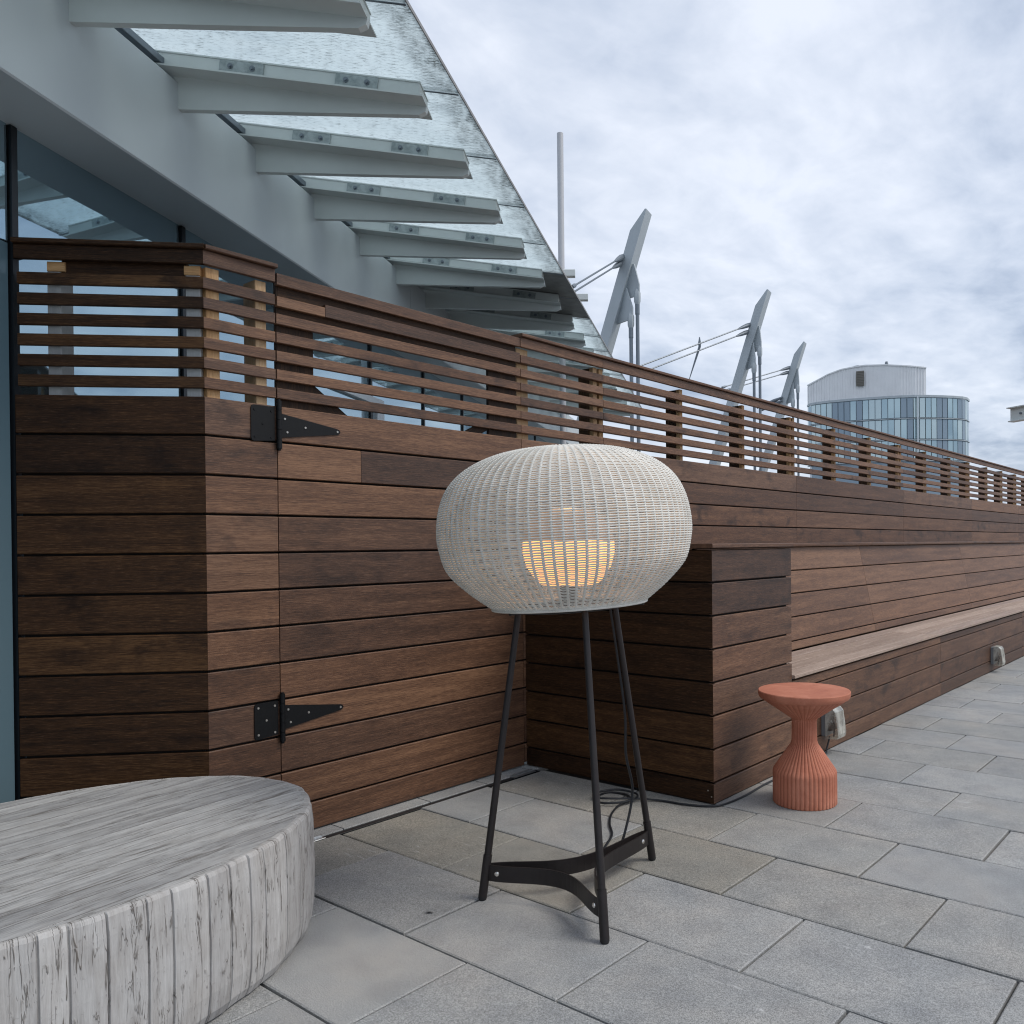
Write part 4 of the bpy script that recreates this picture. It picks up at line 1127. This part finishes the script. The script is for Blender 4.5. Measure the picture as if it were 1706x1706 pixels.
# perimeter with plank grooves
peri = []; NPn = 1400; cumE = [0]; pp = [ell(2 * math.pi * i / NPn) for i in range(NPn + 1)]
for p, q in zip(pp, pp[1:]): cumE.append(cumE[-1] + (q - p).length)
TLn = cumE[-1]; seams = []; sv = 0.03
random.seed(21)
while sv < TLn - .03: seams.append(sv); sv += random.uniform(.055, .105)
plank_t = [(random.random(), 0, 0) for _ in seams] + [(.5, 0, 0)]
def gro(sv):
    d = min(abs(sv - x) for x in seams); return .009 * max(0, 1 - (d / .0028)) if d < .0028 else 0
samp = sorted(set([round(TLn * i / 420, 5) for i in range(420)] + [round(x + d, 5) for x in seams for d in (-.0028, -.0010, .0010, .0028)]))
def per(sv):
    import bisect
    i = min(NPn - 1, max(0, bisect.bisect_right(cumE, sv) - 1)); f_ = (sv - cumE[i]) / (cumE[i + 1] - cumE[i]); return pp[i].lerp(pp[i + 1], f_)
prs = [(-.022, th_ - .0004), (.004, th_ - .0006), (.010, th_ - .003), (.0135, th_ - .010), (.017, th_ - .05), (.020, .20), (.017, .08), (.010, .03), (-.002, .006), (-.012, .0)]
a = MB(); n = len(samp)
rows = []
for sv in samp:
    p = per(sv); nn = (per(min(TLn - 1e-4, sv + .003)) - per(max(0, sv - .003))).normalized(); no = Vector((nn.y, -nn.x, 0))
    if no.dot(p - tc_) < 0: no = -no
    gg = gro(sv); wv = .0022 * math.sin(sv * 23) + .0016 * math.sin(sv * 61 + 1)
    chip = random.uniform(0, .0016) + (random.uniform(.001, .004) if random.random() < .10 else 0)
    rows.append([p + no * (o_ + wv - (gg if z_ < th_ - .002 else gg * .4) - (chip if q_ in (2, 3) else 0)) + Z * (z_ - (chip * .5 if q_ == 2 else 0)) for q_, (o_, z_) in enumerate(prs)])
import bisect
for i in range(n):
    j = (i + 1) % n; sv, sw_ = samp[i], samp[j] if j else TLn
    tn = plank_t[bisect.bisect_right(seams, (sv + sw_) / 2) - 1] if (sv + sw_) / 2 > seams[0] else plank_t[-1]
    for k_ in range(len(prs) - 1):
        za, zb2 = prs[k_][1], prs[k_ + 1][1]
        a.face([rows[i][k_], rows[i][k_ + 1], rows[j][k_ + 1], rows[j][k_]][::-1], [(sv, za + k_ * .01), (sv, zb2 + k_ * .01), (sw_, zb2 + k_ * .01), (sw_, za + k_ * .01)][::-1], tn)
a.build('side', M_tside, tb, True)
# top planks clipped to the ellipse, running along grain direction
gd = Vector((-.14, .990, 0)).normalized(); gp = Vector((gd.y, -gd.x, 0))
inset = .988
# support function extents of the inset ellipse along gp
def chord(c):
    # intersect line {p.gp = c} (relative to centre) with ellipse scaled by inset
    a1, b1 = gd.dot(dirA) / (EA * inset), gd.dot(dirB) / (EB * inset); a0, b0 = c * gp.dot(dirA) / (EA * inset), c * gp.dot(dirB) / (EB * inset)
    A_, B_2, C_ = a1 * a1 + b1 * b1, 2 * (a1 * a0 + b1 * b0), a0 * a0 + b0 * b0 - 1
    dsc = B_2 * B_2 - 4 * A_ * C_
    if dsc <= 0: return None
    q = math.sqrt(dsc); return ((-B_2 - q) / (2 * A_), (-B_2 + q) / (2 * A_))
ext = math.sqrt((EA * inset * gp.dot(dirA)) ** 2 + (EB * inset * gp.dot(dirB)) ** 2)
a = MB(); c0 = -ext + .002; ru = 0
while c0 < ext - .004:
    wv = random.uniform(.045, .085); c1 = min(c0 + wv, ext - .001); g_ = .0026
    cs2 = [c0 + g_ + (c1 - c0 - 2 * g_) * i / 8 for i in range(9)]; ch = [(c, chord(c)) for c in cs2]; ch = [(c, h) for c, h in ch if h]
    if len(ch) > 1:
        tn = (random.random(), 0, 0); ru = random.uniform(0, 9); zt3 = th_ + random.uniform(-.0004, .0004)
        for (ca, ha), (cb, hb) in zip(ch, ch[1:]):
            pts_ = [(ca, ha[0]), (cb, hb[0]), (cb, hb[1]), (ca, ha[1])]
            a.face([tc_ + gp * p + gd * q + Z * zt3 for p, q in pts_], [(q + ru, p) for p, q in pts_], tn)
        for (cE, hE) in (ch[0], ch[-1]):
            A = tc_ + gp * cE + gd * hE[0]; B = tc_ + gp * cE + gd * hE[1]
            a.face([A + Z * zt3, B + Z * zt3, B + Z * (zt3 - .008), A + Z * (zt3 - .008)], [(0, 0)] * 4, tn)
    c0 = c1
a.build('top', M_ttop, tb)
a = MB(); a.face([ell(2 * math.pi * i / 200, .972) + Z * (th_ - .005) for i in range(200)]); a.build('under_top', simple('table_gap', (.05, .045, .04), .9), tb)

# dead leaf on the pavers
a = MB(); q = Vector((-2.09, 1.711, 0)); 
lp_ = [(-.014, 0), (-.006, .005), (.004, .006), (.014, .001), (.005, -.005), (-.006, -.004)]
a.face([q + Vector((x_ * .8 - y_ * .6, x_ * .6 + y_ * .8, .006 + .004 * math.cos(i * 1.3))) for i, (x_, y_) in enumerate(lp_)])
a.face([q + Vector((x_ * .8 - y_ * .6, x_ * .6 + y_ * .8, .003 + .003 * math.cos(i * 1.3))) for i, (x_, y_) in enumerate(lp_)][::-1])
tag(a.build('dead_leaf', simple('leaf_grey', (.06, .055, .05), .8)), 'tiny dark dead leaf on the pavers between table and lamp', 'leaf')
